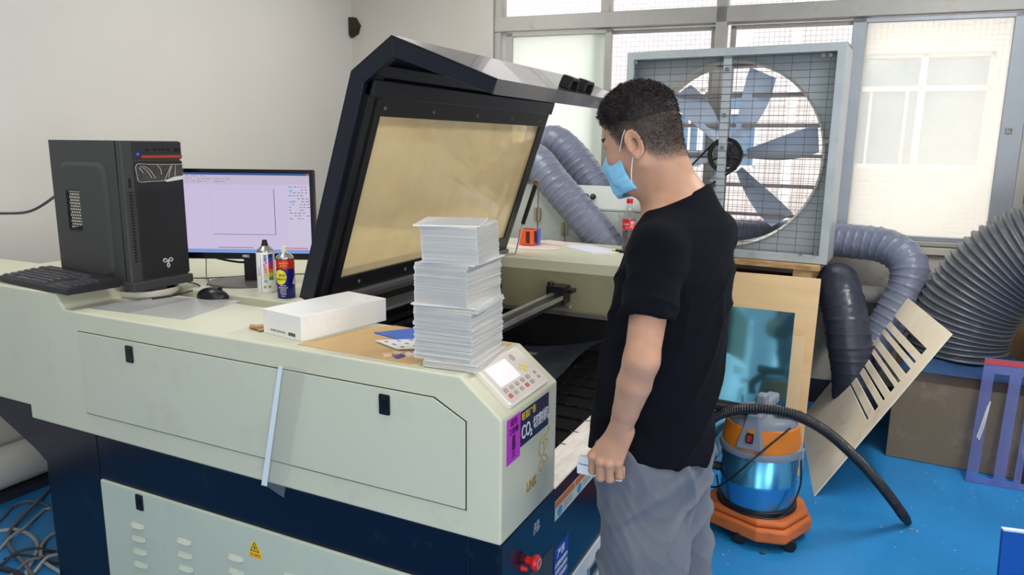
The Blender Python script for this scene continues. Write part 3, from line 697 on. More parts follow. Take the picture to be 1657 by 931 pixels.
# spray cans
def can(name, x, y, z, r, h, label, body_m, cap_m, noz_m, dome=.022):
    t = thing(name, label, 'spray can', (x, y, z))
    obj('can_body', MB().lathe([(0, 0), (r*.94, 0), (r, .004), (r, h), (r*.98, h+.003), (0, h+.003)], (x, y, z), 40), body_m, t, smooth=50)
    obj('can_shoulder', MB().lathe([(r*.98, h+.003), (r*.96, h+.008), (r*.80, h+dome*.7), (r*.52, h+dome), (r*.50, h+dome+.003), (r*.42, h+dome+.004), (0, h+dome+.004)], (x, y, z), 32), mat('tinplate', (190, 188, 180), .25, metal=.85), t, smooth=60)
    obj('nozzle', MB().lathe([(r*.36, h+dome+.003), (r*.36, h+dome+.013), (r*.28, h+dome+.015), (r*.28, h+dome+.024), (r*.2, h+dome+.026), (0, h+dome+.026)], (x, y, z), 20), cap_m, t, smooth=50)
    return t
def wrap(name, x, y, z, r, a0, a1, z0, z1, m, par, n=10):
    q = MB()
    for i in range(n):
        t0 = radians(a0+(a1-a0)*i/n); t1 = radians(a0+(a1-a0)*(i+1)/n); R_ = r+.0004
        q.poly([(x+R_*cos(t0), y+R_*sin(t0), z+z0), (x+R_*cos(t1), y+R_*sin(t1), z+z0), (x+R_*cos(t1), y+R_*sin(t1), z+z1), (x+R_*cos(t0), y+R_*sin(t0), z+z1)])
    return obj(name, q, m, par, smooth=True)
def cyl_text(s, size, x, y, z, r, ang, zc, m, par, vertical=False, sx=1, bold=0, cols=None):
    """lettering bent around a can; vertical turns it to read upwards"""
    c = bpy.data.curves.new('t', 'FONT'); c.body = s; c.size = size; c.align_x = 'CENTER'; c.align_y = 'CENTER'; c.offset = bold; c.extrude = .0002
    t = bpy.data.objects.new('t', c); COL.objects.link(t)
    me = bpy.data.meshes.new_from_object(t.evaluated_get(bpy.context.evaluated_depsgraph_get())); bm = bmesh.new(); bm.from_mesh(me)
    bpy.data.objects.remove(t); bpy.data.curves.remove(c); bpy.data.meshes.remove(me)
    bmesh.ops.subdivide_edges(bm, edges=[e for e in bm.edges if e.calc_length() > .004], cuts=3)
    for v in bm.verts:
        u, w, d = v.co.x*sx, v.co.y, v.co.z
        if vertical: u, w = -w, u
        th = ang + u/r
        v.co = (x+(r+.0008+d)*cos(th), y+(r+.0008+d)*sin(th), z+zc+w)
    return obj('can_lettering', bm, m, par)
CA = math.atan2(-1, .92)   # direction from the cans to the camera
c1x, c1y = -2.0, 2.035; zc = 1.0925
m_can = mat('can_white', (240, 242, 244), .3)
c1 = can('spray_can', c1x, c1y, zc, .033, .147, 'white spray can with rainbow lettering standing left of the navy can', m_can, M_plast, None)
deg = math.degrees(CA)
for i, (a, c_) in enumerate((((.0), (52, 44, 140)), (.14, (40, 90, 180)), (.28, (200, 40, 140)), (.42, (210, 46, 56)), (.56, (226, 120, 40)), (.70, (216, 200, 40)), (.84, (70, 160, 60)))):
    wrap('colour_band', c1x, c1y, zc, .033, deg+18, deg+52, .145-.014*(i+1), .145-.014*i, mat('band_%d' % i, c_, .35), c1)
word = 'XIDANYUAN'
wc = [(60, 150, 60), (150, 170, 40), (210, 170, 40), (220, 120, 50), (214, 70, 60), (200, 50, 90), (150, 50, 130), (90, 50, 140), (50, 50, 140)]
for i, ch in enumerate(word):
    cyl_text(ch, .0165, c1x, c1y, zc, .033, CA-.02, .044+i*.0115, mat('rainbow_%d' % i, wc[i], .4), c1, True, .95, .0007)
wrap('seam_line', c1x, c1y, zc, .033, deg-32, deg-29, .003, .143, mat('seam_dark', (90, 100, 104), .4), c1, 2)
cyl_text('● ●', .014, c1x, c1y, zc, .033, CA+.1, .022, mat('badge_olive', (150, 170, 80), .4), c1)
cyl_text('喷漆 400ml', .007, c1x, c1y, zc, .033, CA-.75, .08, mat('grey_print', (120, 120, 126), .5), c1, True)
c2x, c2y = -1.865, 1.992
m_nav = mat('can_navy', (26, 30, 120), .25, metal=.2)
c2 = can('spray_can', c2x, c2y, zc, .032, .140, 'navy and red spray can with a yellow badge beside the lid frame', m_nav, mat('white_nozzle', (226, 222, 212), .4), None, .020)
wrap('red_band', c2x, c2y, zc, .032, 0, 360, .108, .1405, mat('can_red', (206, 44, 30), .3, metal=.2), c2, 40)
q = MB(); cen = CA-.62
ring_ = [(cen+.72*cos(t), .078+.027*sin(t)) for t in [2*pi*i/24 for i in range(24)]]
for i in range(24):
    a, b_ = ring_[i], ring_[(i+1) % 24]; R_ = .0325
    q.poly([(c2x+R_*cos(a[0]), c2y+R_*sin(a[0]), zc+a[1]), (c2x+R_*cos(b_[0]), c2y+R_*sin(b_[0]), zc+b_[1]), (c2x+(R_+.0004)*cos(cen), c2y+(R_+.0004)*sin(cen), zc+.078)])
R_ = .0334
q2 = MB()
for i in range(12):
    for j in range(8):
        def PP(ii, jj):
            u = -1+2*ii/12; lim = math.sqrt(max(0, 1-u*u)); w = (-1+2*jj/8)*lim
            return (c2x+.0326*cos(cen+.72*u), c2y+.0326*sin(cen+.72*u), zc+.078+.027*w)
        q2.poly([PP(i, j), PP(i+1, j), PP(i+1, j+1), PP(i, j+1)])
q.bm.free(); obj('yellow_badge', q2, mat('badge_yellow', (238, 222, 50), .35), c2, smooth=True)
cyl_text('除湿', .012, c2x, c2y, zc, .0322, CA-.42, .084, M_ink, c2); cyl_text('防锈润滑剂', .0085, c2x, c2y, zc, .0322, CA-.42, .070, M_ink, c2)
cyl_text('高级防锈', .0085, c2x, c2y, zc, .0324, CA-.2, .128, mat('gold_print', (230, 190, 70), .4), c2); cyl_text('防锈剂', .0085, c2x, c2y, zc, .0324, CA-.2, .118, mat('gold_print', (230, 190, 70), .4), c2)
for i in range(6): cyl_text(['去除锈迹', '松动螺丝润滑', '防潮防湿', '清洁保护', '气味清香', '450ml'][i], .0058, c2x, c2y, zc, .0322, CA-.35, .047-.0075*i, M_whi, c2)
q = MB(); q.slab([(c2x+.0325*cos(CA+.75), c2y+.0325*sin(CA+.75), zc+.052), (c2x+.0325*cos(CA+1.15), c2y+.0325*sin(CA+1.15), zc+.050), (c2x+.0325*cos(CA+1.1), c2y+.0325*sin(CA+1.1), zc+.080)], (.0004, -.0004, 0)); obj('white_mark', q, M_whi, c2)
tag(obj('straw', MB().tube([(c2x+.008, c2y+.006, zc+.178), (-1.80, 2.04, zc+.176)], .0012, 8, .02), mat('red_straw', (226, 30, 60), .3)), 'thin red spray straw sticking out of the navy can nozzle', 'straw')

# mouse
mo = MB(frame((-2.085, 1.865, ZT1), Vector((.80, .45, 0)), Vector((-.45, .80, 0)), (0, 0, 1)))
mo.bm.free(); mo.bm = bmesh.new()
ang = radians(20); MX = Vector((cos(ang), sin(ang), 0)); MY = Vector((-sin(ang), cos(ang), 0))
mo = MB(frame((-2.115, 1.885, ZT1), MX, MY, (0, 0, 1)))
nu, nv_ = 16, 24; G = {}
for i in range(nu+1):
    ph = (pi/2)*i/nu
    for j in range(nv_):
        th = 2*pi*j/nv_
        rx = .060*(1+.0*cos(th)); ry = .033*(1-.12*cos(th)**2)
        x = rx*cos(th)*sin(ph) ; y = ry*sin(th)*sin(ph); z_ = .040*cos(ph)**.8*(1-.25*max(0, cos(th))*sin(ph))
        G[(i, j)] = mo._v((x, y, z_))
for i in range(nu):
    for j in range(nv_): 
        try: mo.bm.faces.new([G[(i, j)], G[(i, (j+1) % nv_)], G[(i+1, (j+1) % nv_)], G[(i+1, j)]])
        except ValueError: pass
mo.bm.faces.new([G[(nu, j)] for j in range(nv_)]); bmesh.ops.remove_doubles(mo.bm, verts=mo.bm.verts, dist=.0002)
mt = thing('computer_mouse', 'black computer mouse lying on the machine top in front of the tower', 'mouse', (-2.115, 1.885, ZT1))
obj('mouse_body', mo, mat('mouse_black', (20, 21, 25), .3), mt, smooth=True)
q = MB(frame((-2.115, 1.885, ZT1), MX, MY, (0, 0, 1))); q.cone((.028, -.004, .034), (.028, .004, .034), .008, seg=14); obj('scroll_wheel', q, M_plast, mt, smooth=True)
tag(obj('mouse_cord', MB().tube([(-2.165, 1.90, ZT1+.008), (-2.25, 1.97, ZT1+.004), (-2.33, 2.06, 1.10), (-2.42, 2.13, 1.10), (-2.47, 2.18, 1.17)], .0018, 8, .01), M_plast, smooth=True), 'thin black mouse cord running back to the computer tower', 'cord')
tag(obj('paper_film', MB().prism([(-2.36, 1.56), (-1.93, 1.60), (-1.99, 1.90), (-2.33, 1.80)], 'z', ZT1, ZT1+.0008), clear_mat('bluish_film', (253, 253, 253), .30, (240, 243, 250), .05, .2, dif=1)) , 'thin bluish translucent sheet lying in front of the computer tower', 'sheet')

# computer tower
FLx, FLy = -2.34, 1.71
fa = radians(88); fu = Vector((cos(fa), sin(fa), 0)); fv = Vector((-sin(fa), cos(fa), 0))
TMx = frame((FLx, FLy, 1.115), fu, fv, (0, 0, 1))     # x: along the front, y: backwards, z: up
tw = thing('computer_tower', 'tall black computer tower standing on a white ring beside the monitor', 'computer', (FLx-.2, FLy+.1, 1.083))
M_case = mat('case_black', (64, 65, 63), .5, var=.03, spec=.4); M_front = mat('case_front', (30, 31, 34), .5, bump=.05, bscale=200)
TH, TW, TL = .525, .238, .375
m = MB(TMx)
# side panel with the vent opening (left side, x = 0), other walls
VY0, VY1, VZ0, VZ1 = .205, .285, .205, .345
m.ring([(0, 0, .02), (0, TL, .02), (0, TL, TH), (0, 0, TH)], [(0, VY0, VZ0), (0, VY1, VZ0), (0, VY1, VZ1), (0, VY0, VZ1)], (.002, 0, 0))
case = obj('case_side', m, M_case, tw)
m = MB(TMx); m.box(0, TW, 0, TL, TH-.002, TH); m.box(0, TW, 0, TL, .02, .024); m.box(TW-.002, TW, 0, TL, .02, TH); m.box(0, TW, TL-.002, TL, .02, .20); m.box(0, TW, TL-.002, TL, .36, TH); obj('case_shell', m, M_case, tw)
# bulged rounded panel on the side
out = rrect(.055, .32, .035, TH-.075, .045, 5); 
m = MB(TMx)
vent = [(VY0-.0, VZ0), (VY1, VZ0), (VY1, VZ1), (VY0, VZ1)]
k = len(out)
# raised border
A_ = [m._v((0, a, c_)) for a, c_ in out]; inn = rrect(.068, .307, .048, TH-.088, .036, 5); B_ = [m._v((-.010, a, c_)) for a, c_ in inn]
for i in range(k):
    j = (i+1) % k; m.bm.faces.new([A_[i], A_[j], B_[j], B_[i]])
# flat face with hole: strips around the vent
def strip(y0, y1, z0, z1): m.poly([(-.010, y0, z0), (-.010, y1, z0), (-.010, y1, z1), (-.010, y0, z1)])
top_pts = [(a, c_) for a, c_ in inn if c_ > VZ1]; bot_pts = [(a, c_) for a, c_ in inn if c_ < VZ0]
m.poly([(-.010, .068, VZ1), (-.010, .307, VZ1)] + [(-.010, a, c_) for a, c_ in top_pts])
m.poly([(-.010, .307, VZ0), (-.010, .068, VZ0)] + [(-.010, a, c_) for a, c_ in bot_pts])
strip(.068, VY0, VZ0, VZ1); strip(VY1, .307, VZ0, VZ1)
obj('side_bulge', m, M_case, case, smooth=50)
m = MB(TMx)
nh = 13
for i in range(nh+1):
    zz = VZ0+(VZ1-VZ0)*i/nh
    for jj in range(8):
        yc = VY0+(VY1-VY0)*(jj+.5*(i % 2))/7.5; r_ = .0056
        hexo = [(-.010, min(VY1, max(VY0, yc+r_*1.25*cos(t))), zz+r_*1.25*sin(t)) for t in [radians(30+60*q) for q in range(6)]]
        hexi = [(-.010, min(VY1, max(VY0, yc+r_*.82*cos(t))), zz+r_*.82*sin(t)) for t in [radians(30+60*q) for q in range(6)]]
        m.ring(hexo, hexi, (.0012, 0, 0))
obj('vent_mesh', m, M_plast, case)
m = MB(TMx)
m.prism(rrect(0, TW, -.03, .0, .008, 3), 'z', .022, TH+.001)
fr_ = obj('front_panel', m, M_case, tw, bevel=.002)
m = MB(TMx); m.box(.045, TW+.001, -.034, -.028, .04, .455); obj('front_door_panel', m, M_front, tw, bevel=.002)
m = MB(TMx); m.box(.045, TW+.001, -.034, -.028, .462, TH-.002); po = obj('port_panel', m, mat('port_grey', (44, 44, 52), .35), tw, bevel=.002)
m = MB(TMx); m.box(.075, TW+.0015, -.036, -.033, .466, .476); obj('red_stripe', m, mat('stripe_red', (170, 62, 50), .4), po)
for a, w_ in ((.098, .012), (.13, .012), (.150, .004), (.163, .004), (.185, .012)):
    m = MB(TMx); m.box(a-w_/2, a+w_/2, -.0355, -.033, .492, .500); obj('port', m, M_plast, po)
m = MB(TMx @ frame((.218, -.034, .494), (1, 0, 0), (0, 0, 1), (0, -1, 0))); m.lathe([(0, 0), (.008, 0), (.008, .002), (0, .002)], seg=16); obj('power_button', m, M_plast, po, smooth=40)
m = MB(TMx @ frame((.062, -.034, .480), (1, 0, 0), (0, 0, 1), (0, -1, 0))); m.lathe([(0, 0), (.004, 0), (.004, .001), (0, .001)], seg=12); obj('blue_light', m, mat('led_blue', (60, 60, 240), .3, emit=(50, 60, 255), estr=2), po)
m = MB(TMx)
for i in range(24): m.box(.020, .030, -.0315, -.028, .105+i*.0105, .110+i*.0105)
obj('front_vents', m, M_plast, fr_)
m = MB(TMx); m.box(.019, .030, -.0318, -.028, .365, .398); obj('side_button', m, M_plast, fr_, bevel=.003)
m = MB(TMx); m.box(-.004, TW+.006, -.045, .01, .002, .034); obj('front_plinth', m, mat('plinth_grey', (60, 61, 63), .5), tw, bevel=.004)
m = MB(TMx)
for a, b_ in ((.03, .03), (.2, .03), (.03, .33), (.2, .33)): m.cone((a, b_, -.02), (a, b_, .022), .014, seg=14)
obj('feet', m, M_plast, tw, smooth=40)
lg_ = MB(TMx @ frame((.148, -.0345, .088), (1, 0, 0), (0, 0, 1), (0, -1, 0)))
for pts in ([(-.020, .010), (-.012, .016), (-.004, .010), (0, .0)], [(.020, .010), (.012, .016), (.004, .010), (0, .0)], [(-.020, .009), (-.014, .003), (-.004, .006)], [(.020, .009), (.014, .003), (.004, .006)], [(0, .002), (-.005, -.010), (0, -.018), (.005, -.010), (0, .0)]):
    lg_.tube([(a, b_, .0008) for a, b_ in pts], .0021, 6, .004)
obj('maker_badge', lg_, mat('badge_silver', (210, 212, 214), .3), fr_, smooth=True)
# clear tape across the front
m = MB(TMx @ frame((.045, -.0375, .385), (1, 0, 0), (0, 0, 1), (0, -1, 0))); rt = random.Random(5); n1 = 26
V = {}
for i in range(n1+1):
    for j in range(7): V[(i, j)] = m._v((-.002+.196*i/n1, (.058+.003*sin(i))*j/6+.003*sin(i*.8)*(1-j/6), .001+rt.uniform(0, .0022)))
for i in range(n1):
    for j in range(6): m.bm.faces.new([V[(i, j)], V[(i+1, j)], V[(i+1, j+1)], V[(i, j+1)]])
obj('clear_tape', m, clear_mat('tape_clear', (245, 245, 245), .05, (230, 230, 225), .25, .12), tw)
m = MB(TMx @ frame((.045, -.039, .385), (1, 0, 0), (0, 0, 1), (0, -1, 0)))
for pts in ([(0, .05), (.01, .062), (.05, .060), (.12, .058), (.19, .058)], [(0, .05), (.004, .02), (.012, .0), (.05, .0), (.11, .001), (.15, .012), (.194, .016)], [(.02, .055), (.045, .035), (.06, .012)], [(.085, .058), (.098, .04), (.10, .022)], [(.11, .0), (.125, .025), (.14, .052)], [(.012, .05), (.03, .03)], [(.03, .055), (.055, .04), (.075, .01)], [(.155, .015), (.16, .055)], [(.128, .01), (.136, .035), (.145, .055)]):
    m.tube([(a, b_, .001) for a, b_ in pts], .0007, 5, .005)
m.slab([(.11, .001, .0006), (.15, .012, .0006), (.194, .016, .0006), (.194, .004, .0006), (.12, -.004, .0006)], (0, 0, .001))
obj('tape_creases', m, mat('tape_white', (214, 214, 210), .3), tw, smooth=True)
# white ring under the tower
tr = thing('white_dish', 'round white dish wedged under the front of the computer tower', 'dish', (-2.385, 1.83, ZT1))
obj('dish_body', MB().lathe([(0, 0), (.095, 0), (.105, .008), (.106, .024), (.100, .026), (.095, .012), (0, .010)], (-2.385, 1.83, ZT1), 40), mat('dish_white', (214, 210, 196), .4), tr, smooth=50)
tag(obj('power_cable', MB().tube([(-2.28, 1.76, ZT1+.003), (-2.26, 1.83, ZT1+.003), (-2.27, 1.92, ZT1+.004), (-2.30, 1.99, ZT1+.010), (-2.38, 1.99, ZT1+.018), (-2.44, 1.93, ZT1+.03)], .0025, 8, .01), M_plast, smooth=True), 'black cord curling around the white dish under the tower', 'cord')
tag(obj('power_cable', MB().tube([(-3.62, 2.02, 1.30), (-3.3, 1.98, 1.33), (-3.0, 1.92, 1.42), (-2.72, 1.80, 1.49)], .006, 8, .03), mat('navy_cable', (30, 32, 52), .4), smooth=True), 'dark cable rising behind the tower from the left wall', 'cable')

# keyboard
KN = Vector((-2.350, 1.499, 1.137)); kr = radians(180-4.5)
kx = Vector((-1, .095, 0)).normalized(); ky = Vector((-.10, 1, 0)).normalized(); 
KB = frame(KN, -kx, Vector((0, 0, 1)).cross(-kx), (0, 0, 1)) @ Matrix.Translation((-.455, 0, 0))
kb = thing('keyboard', 'black keyboard lying at the left end of the machine top', 'keyboard', (KN.x-.22, KN.y+.1, 1.137))
m = MB(KB); m.hexa([(0, 0, 0), (.455, 0, 0), (.455, .185, 0), (0, .185, 0), (0, 0, .020), (.455, 0, .020), (.455, .185, .034), (0, .185, .034)])
obj('keyboard_body', m, mat('keyboard_black', (30, 31, 35), .45), kb, bevel=.004)
kt = atan_ = math.atan2(.014, .185)
rows = [(.020, [1.3, 1.3, 1.3, 6, 1.3, 1.3, 1.3, 1.3]), (.043, [2.3]+[1]*10+[2.3]), (.066, [1.8]+[1]*11+[1.9]), (.089, [1.5]+[1]*12+[1.3]), (.112, [1]*13+[2]), (.143, [1]*13+[1.2])]
kme = None; nk = 0
def key(x, y, w):
    global kme, nk
    zt = .020+.014*(y/.185)
    M_ = KB @ Matrix.Translation((x, y, zt)) @ Matrix.Rotation(kt, 4, 'X')
    if kme is None:
        q = MB(M_); q.hexa([(-.5*.017, -.0085, 0), (.5*.017, -.0085, 0), (.5*.017, .0085, 0), (-.5*.017, .0085, 0), (-.0065, -.0065, .006), (.0065, -.0065, .006), (.0065, .0065, .006), (-.0065, .0065, .006)])
        bmesh.ops.transform(q.bm, matrix=M_.inverted(), verts=q.bm.verts); q2 = MB(); q2.bm.free(); q2.bm = q.bm
        bmesh.ops.recalc_face_normals(q2.bm, faces=q2.bm.faces)
        kme = bpy.data.meshes.new('key'); q2.bm.to_mesh(kme); q2.bm.free(); kme.materials.append(mat('key_black', (66, 67, 72), .42))
    o = bpy.data.objects.new('key', kme); COL.objects.link(o); o.parent = kb
    o.matrix_basis = wmat(kb).inverted() @ M_ @ Matrix.Diagonal((w, 1, 1, 1)); nk += 1
for y, ws_ in rows:
    tot = sum(ws_); u = .285/tot; x = .012
    for w_ in ws_:
        if nk >= 100: break
        key(x+w_*u/2, y, w_*u/.0195*.98); x += w_*u
for y in (.020, .043, .066, .089, .112):
    for i in range(4):
        if nk < 100: key(.372+i*.0195, y, .95)
for i in range(3):
    for y in (.112, .143): 
        if nk < 100: key(.312+i*.0185, y, .9)

# monitor
fwd = Vector((-sin(radians(25.76)), cos(radians(25.76)), 0)); rgt = Vector((cos(radians(25.76)), sin(radians(25.76)), 0))
MC = Vector((-2.155, 2.095, 1.367))-Vector((0, 0, 0))
MM = frame(MC, rgt, Vector((0, 0, 1)), -fwd)         # x right, y up, z to the viewer
mn = thing('monitor', 'black desktop monitor showing a pale drawing program behind the spray cans', 'monitor', (MC.x, MC.y, 1.092))
hw, hh = .270, .172
m = MB(MM); m.prism(rrect(-hw, hw, -hh, hh, .004, 2), 'z', -.03, 0); obj('monitor_back', m, M_plast, mn, bevel=.003)
m = MB(MM); m.ring([(-hw, -hh, 0), (hw, -hh, 0), (hw, hh, 0), (-hw, hh, 0)], [(-hw+.014, -hh+.024, 0), (hw-.014, -hh+.024, 0), (hw-.014, hh-.014, 0), (-hw+.014, hh-.014, 0)], (0, 0, .006)); bzl = obj('bezel', m, mat('bezel_black', (12, 13, 17), .2), mn)
text('maker_name', 'HKC', .013, MM @ Matrix.Translation((-.0, -hh+.012, .0065)), mat('silver_text', (200, 204, 208), .3), bzl, .0003, bold=.0006)
E_ = .85
def em(n, c_, s_=E_): return mat('screen_'+n, (10, 10, 10), .3, emit=c_, estr=s_, spec=.2)
x0, x1, y0, y1 = -hw+.014, hw-.014, -hh+.024, hh-.014
sc = obj('screen', MB(MM).prism([(x0, y0), (x1, y0), (x1, y1), (x0, y1)], 'z', .0, .001), em('lilac', (204, 192, 222)), mn)
def srect(n, a0, a1, b0, b1, c_, d=.0012):
    return obj(n, MB(MM).box(a0, a1, b0, b1, .001, d), c_, sc)
srect('title_bar', x0, x1, y1-.008, y1, em('navy', (50, 84, 150)))
srect('close_button', x1-.012, x1, y1-.008, y1, em('redbtn', (200, 80, 80)), .0014)
srect('tool_bar', x0, x1, y1-.042, y1-.008, em('toolbar', (196, 184, 208)))
srect('task_bar', x0, x1, y0, y0+.014, em('taskblue', (128, 156, 216)))
srect('side_panel', x1-.088, x1, y0+.03, y1-.042, em('side', (204, 196, 220)))
q = MB(MM); q.box(-.125, .118, .098, .099, .001, .0014); q.box(-.125, -.124, -.075, .098, .001, .0014); obj('page_edge', q, em('page', (184, 176, 204)), sc)
q = MB(MM); q.box(.117, .119, -.075, .098, .001, .0015); q.box(-.122, .119, -.077, -.0755, .001, .0015); obj('page_shadow', q, em('dark', (70, 62, 92)), sc)
q = MB(MM); rs = random.Random(2)
for (ya, xx0, xx1) in ((y1-.014, x0+.004, x0+.12), (y1-.024, x0+.004, x0+.21), (y1-.034, x0+.004, x0+.19)):
    x = xx0
    while x < xx1:
        w_ = rs.uniform(.002, .006)
        if rs.random() < .6: q.box(x, x+w_, ya, ya+.0025, .0013, .0016)
        x += w_+.003
for i in range(22): q.box(x0+.01+i*.0185, x0+.011+i*.0185, y1-.046, y1-.042, .0011, .0014)
for r_ in range(12):
    yb = y1-.052-.011*r_; x = x1-.082
    while x < x1-.008:
        w_ = rs.uniform(.006, .014)
        if rs.random() < .6: q.box(x, x+w_, yb, yb+.003, .0013, .0016)
        x += w_+.006
obj('menu_marks', q, em('greytext', (128, 116, 146)), sc)
q = MB(MM)
for i in range(22): q.box(x0+.15+i*.0062, x0+.154+i*.0062, y0+.019, y0+.022, .0011, .0014)
obj('colour_swatches', q, em('swatch', (90, 60, 120)), sc)
q = MB(MM); q.box(x1-.080, x1-.066, y1-.072, y1-.060, .0013, .0016); q.box(x1-.080, x1-.066, y1-.112, y1-.104, .0013, .0016); obj('blue_icons', q, em('icon', (140, 190, 232)), sc)
SB = MC + fwd*.05
nb = Vector((-2.25, 2.135, 0))
q = MB(frame((SB.x, SB.y, 1.092), rgt, fwd, (0, 0, 1))); q.box(-.027, .027, -.012, .012, .008, .22); q.box(-.06, .06, -.025, .0, .17, .26); obj('stand', q, M_plast, mn, bevel=.003)
q = MB(frame((SB.x-.02, SB.y-.02, 1.092), rgt, fwd, (0, 0, 1)) @ Matrix.Diagonal((1.25, 1, 1, 1))); q.lathe([(0, 0), (.112, 0), (.115, .003), (.112, .008), (.03, .012), (0, .012)], seg=48); obj('stand_base', q, mat('base_grey', (92, 88, 86), .35), mn, smooth=40)
q = MB(); q.tube([(-2.36, 2.11, 1.185), (-2.30, 2.16, 1.165), (-2.24, 2.20, 1.16), (-2.20, 2.215, 1.175), (-2.20, 2.21, 1.205)], .0045, 8, .01); tag(obj('monitor_cable', q, M_plast, smooth=True), 'black cable looping out below the monitor', 'cable')
tag(obj('thin_cable', MB().tube([(-2.45, 2.02, 1.11), (-2.40, 2.10, 1.096), (-2.25, 2.26, 1.097), (-2.05, 2.44, 1.096), (-1.95, 2.6, 1.096)], .0022, 6, .02), M_plast, smooth=True), 'thin dark cable lying along the deck behind the monitor foot', 'cable')
# ================================================================ ON THE FAR BEAM
ZF = 1.088
cp = thing('cup', 'orange plastic cup with a dark slot on the far end of the machine', 'cup', (-1.72, 3.68, ZF+.008))
M_oc = mat('cup_orange', (240, 92, 34), .35, subs=.1)
m = MB(); cx, cy = -1.69, 3.70
m.prism([(cx+p[0], cy+p[1]) for p in rrect(-.046, .046, -.04, .04, .018, 4)], 'z', ZF+.010, ZF+.094)
cb = obj('cup_body', m, M_oc, cp, bevel=.004)
m = MB(); m.prism([(cx+p[0], cy+p[1]) for p in rrect(-.038, .038, -.032, .032, .014, 4)], 'z', ZF+.0935, ZF+.0950); obj('cup_opening', m, mat('cup_inside', (150, 50, 20), .5), cp)
m = MB(); m.box(cx+.006, cx+.027, cy-.0425, cy-.038, ZF+.02, ZF+.085); m.box(cx+.0455, cx+.048, cy-.02, cy+.01, ZF+.02, ZF+.085); obj('dark_slot', m, mat('slot_dark', (60, 40, 50), .3), cp, bevel=.001)
m = MB(); m.box(cx+.047, cx+.056, cy+.012, cy+.045, ZF+.010, ZF+.096); tag(obj('blue_card_stack', m, mat('card_blueviolet', (96, 110, 206), .4), bevel=.001), 'blue and violet card standing behind the orange cup', 'card')
M_pink = mat('pinkish_plate', (226, 206, 200), .5, var=.03)
m = MB(Matrix.Translation((-1.66, 3.66, 0)) @ Matrix.Diagonal((1.5, .85, 1, 1))); m.lathe([(0, ZF), (.115, ZF), (.118, ZF+.003), (.115, ZF+.006), (0, ZF+.006)], seg=40)
tag(obj('round_plate', m, M_pink, smooth=40), 'round pinkish plate under the orange cup on the far beam', 'plate')
m = MB(); m.prism([(-1.70, 3.80), (-1.48, 3.78), (-1.44, 3.86), (-1.66, 3.92)], 'z', ZF, ZF+.012); tag(obj('pale_strip', m, M_pink, bevel=.002), 'pale pinkish offcut strip lying behind the round plate', 'offcut')
m = MB(); m.prism([(-1.545, 3.80), (-1.275, 3.60), (-1.155, 3.72), (-1.395, 3.90)], 'z', ZF, ZF+.004); tag(obj('paper_sheets', m, mat('paper_bluewhite', (222, 224, 238), .6)), 'bluish white paper sheets lying flat on the far beam', 'paper')
pn = thing('marker_pen', 'black marker pen with a yellow end beside the paper sheets', 'pen', (-1.16, 3.70, ZF))
obj('pen_body', MB().cone((-1.185, 3.72, ZF+.009), (-1.10, 3.70, ZF+.009), .009, seg=14), M_plast, pn, smooth=50)
obj('pen_end', MB().cone((-1.205, 3.725, ZF+.009), (-1.185, 3.72, ZF+.009), .0088, seg=14), mat('pen_yellow', (206, 196, 80), .4), pn, smooth=50)
# cola bottle
bx_, by_ = -1.165, 3.86
bt = thing('cola_bottle', 'half empty cola bottle with red cap and red label on the far beam', 'bottle', (bx_, by_, ZF))
prof_b = [(0, .0), (.024, 0), (.033, .006), (.034, .03), (.032, .06), (.0335, .09), (.034, .15), (.033, .165), (.030, .185), (.022, .215), (.0145, .235), (.0135, .255), (.0, .255)]
obj('bottle_shell', MB().lathe(prof_b, (bx_, by_, ZF), 32), clear_mat('pet_clear', (240, 240, 240), .12, (236, 236, 236), .3, .05), bt, smooth=60)
obj('cola', MB().lathe([(0, .003), (.023, .003), (.0315, .008), (.0325, .03), (.0305, .06), (.032, .090), (.0325, .106), (0, .106)], (bx_, by_, ZF), 28), mat('cola_brown', (46, 18, 16), .15), bt, smooth=60)
obj('bottle_cap', MB().lathe([(0, .250), (.0165, .250), (.017, .252), (.017, .272), (.015, .275), (0, .275)], (bx_, by_, ZF), 28), mat('cap_red', (206, 24, 36), .35), bt, smooth=50)
lb = obj('bottle_label', MB().lathe([(.0345, .112), (.0348, .112), (.0348, .163), (.0345, .163)], (bx_, by_, ZF), 36), mat('label_red', (206, 30, 44), .4), bt, smooth=60)
cyl_text('可乐', .016, bx_, by_, ZF, .0345, math.atan2(-1, .55)+.5, .147, M_whi, lb); cyl_text('Cola', .016, bx_, by_, ZF, .0345, math.atan2(-1, .3)-.45, .140, M_whi, lb)
wrap('label_text_block', bx_, by_, ZF, .0349, -62, -22, .118, .158, mat('label_pink', (226, 120, 124), .5), lb)
cyl_text('500ml', .008, bx_, by_, ZF, .0345, math.atan2(-1, .3)-.2, .122, M_whi, lb)

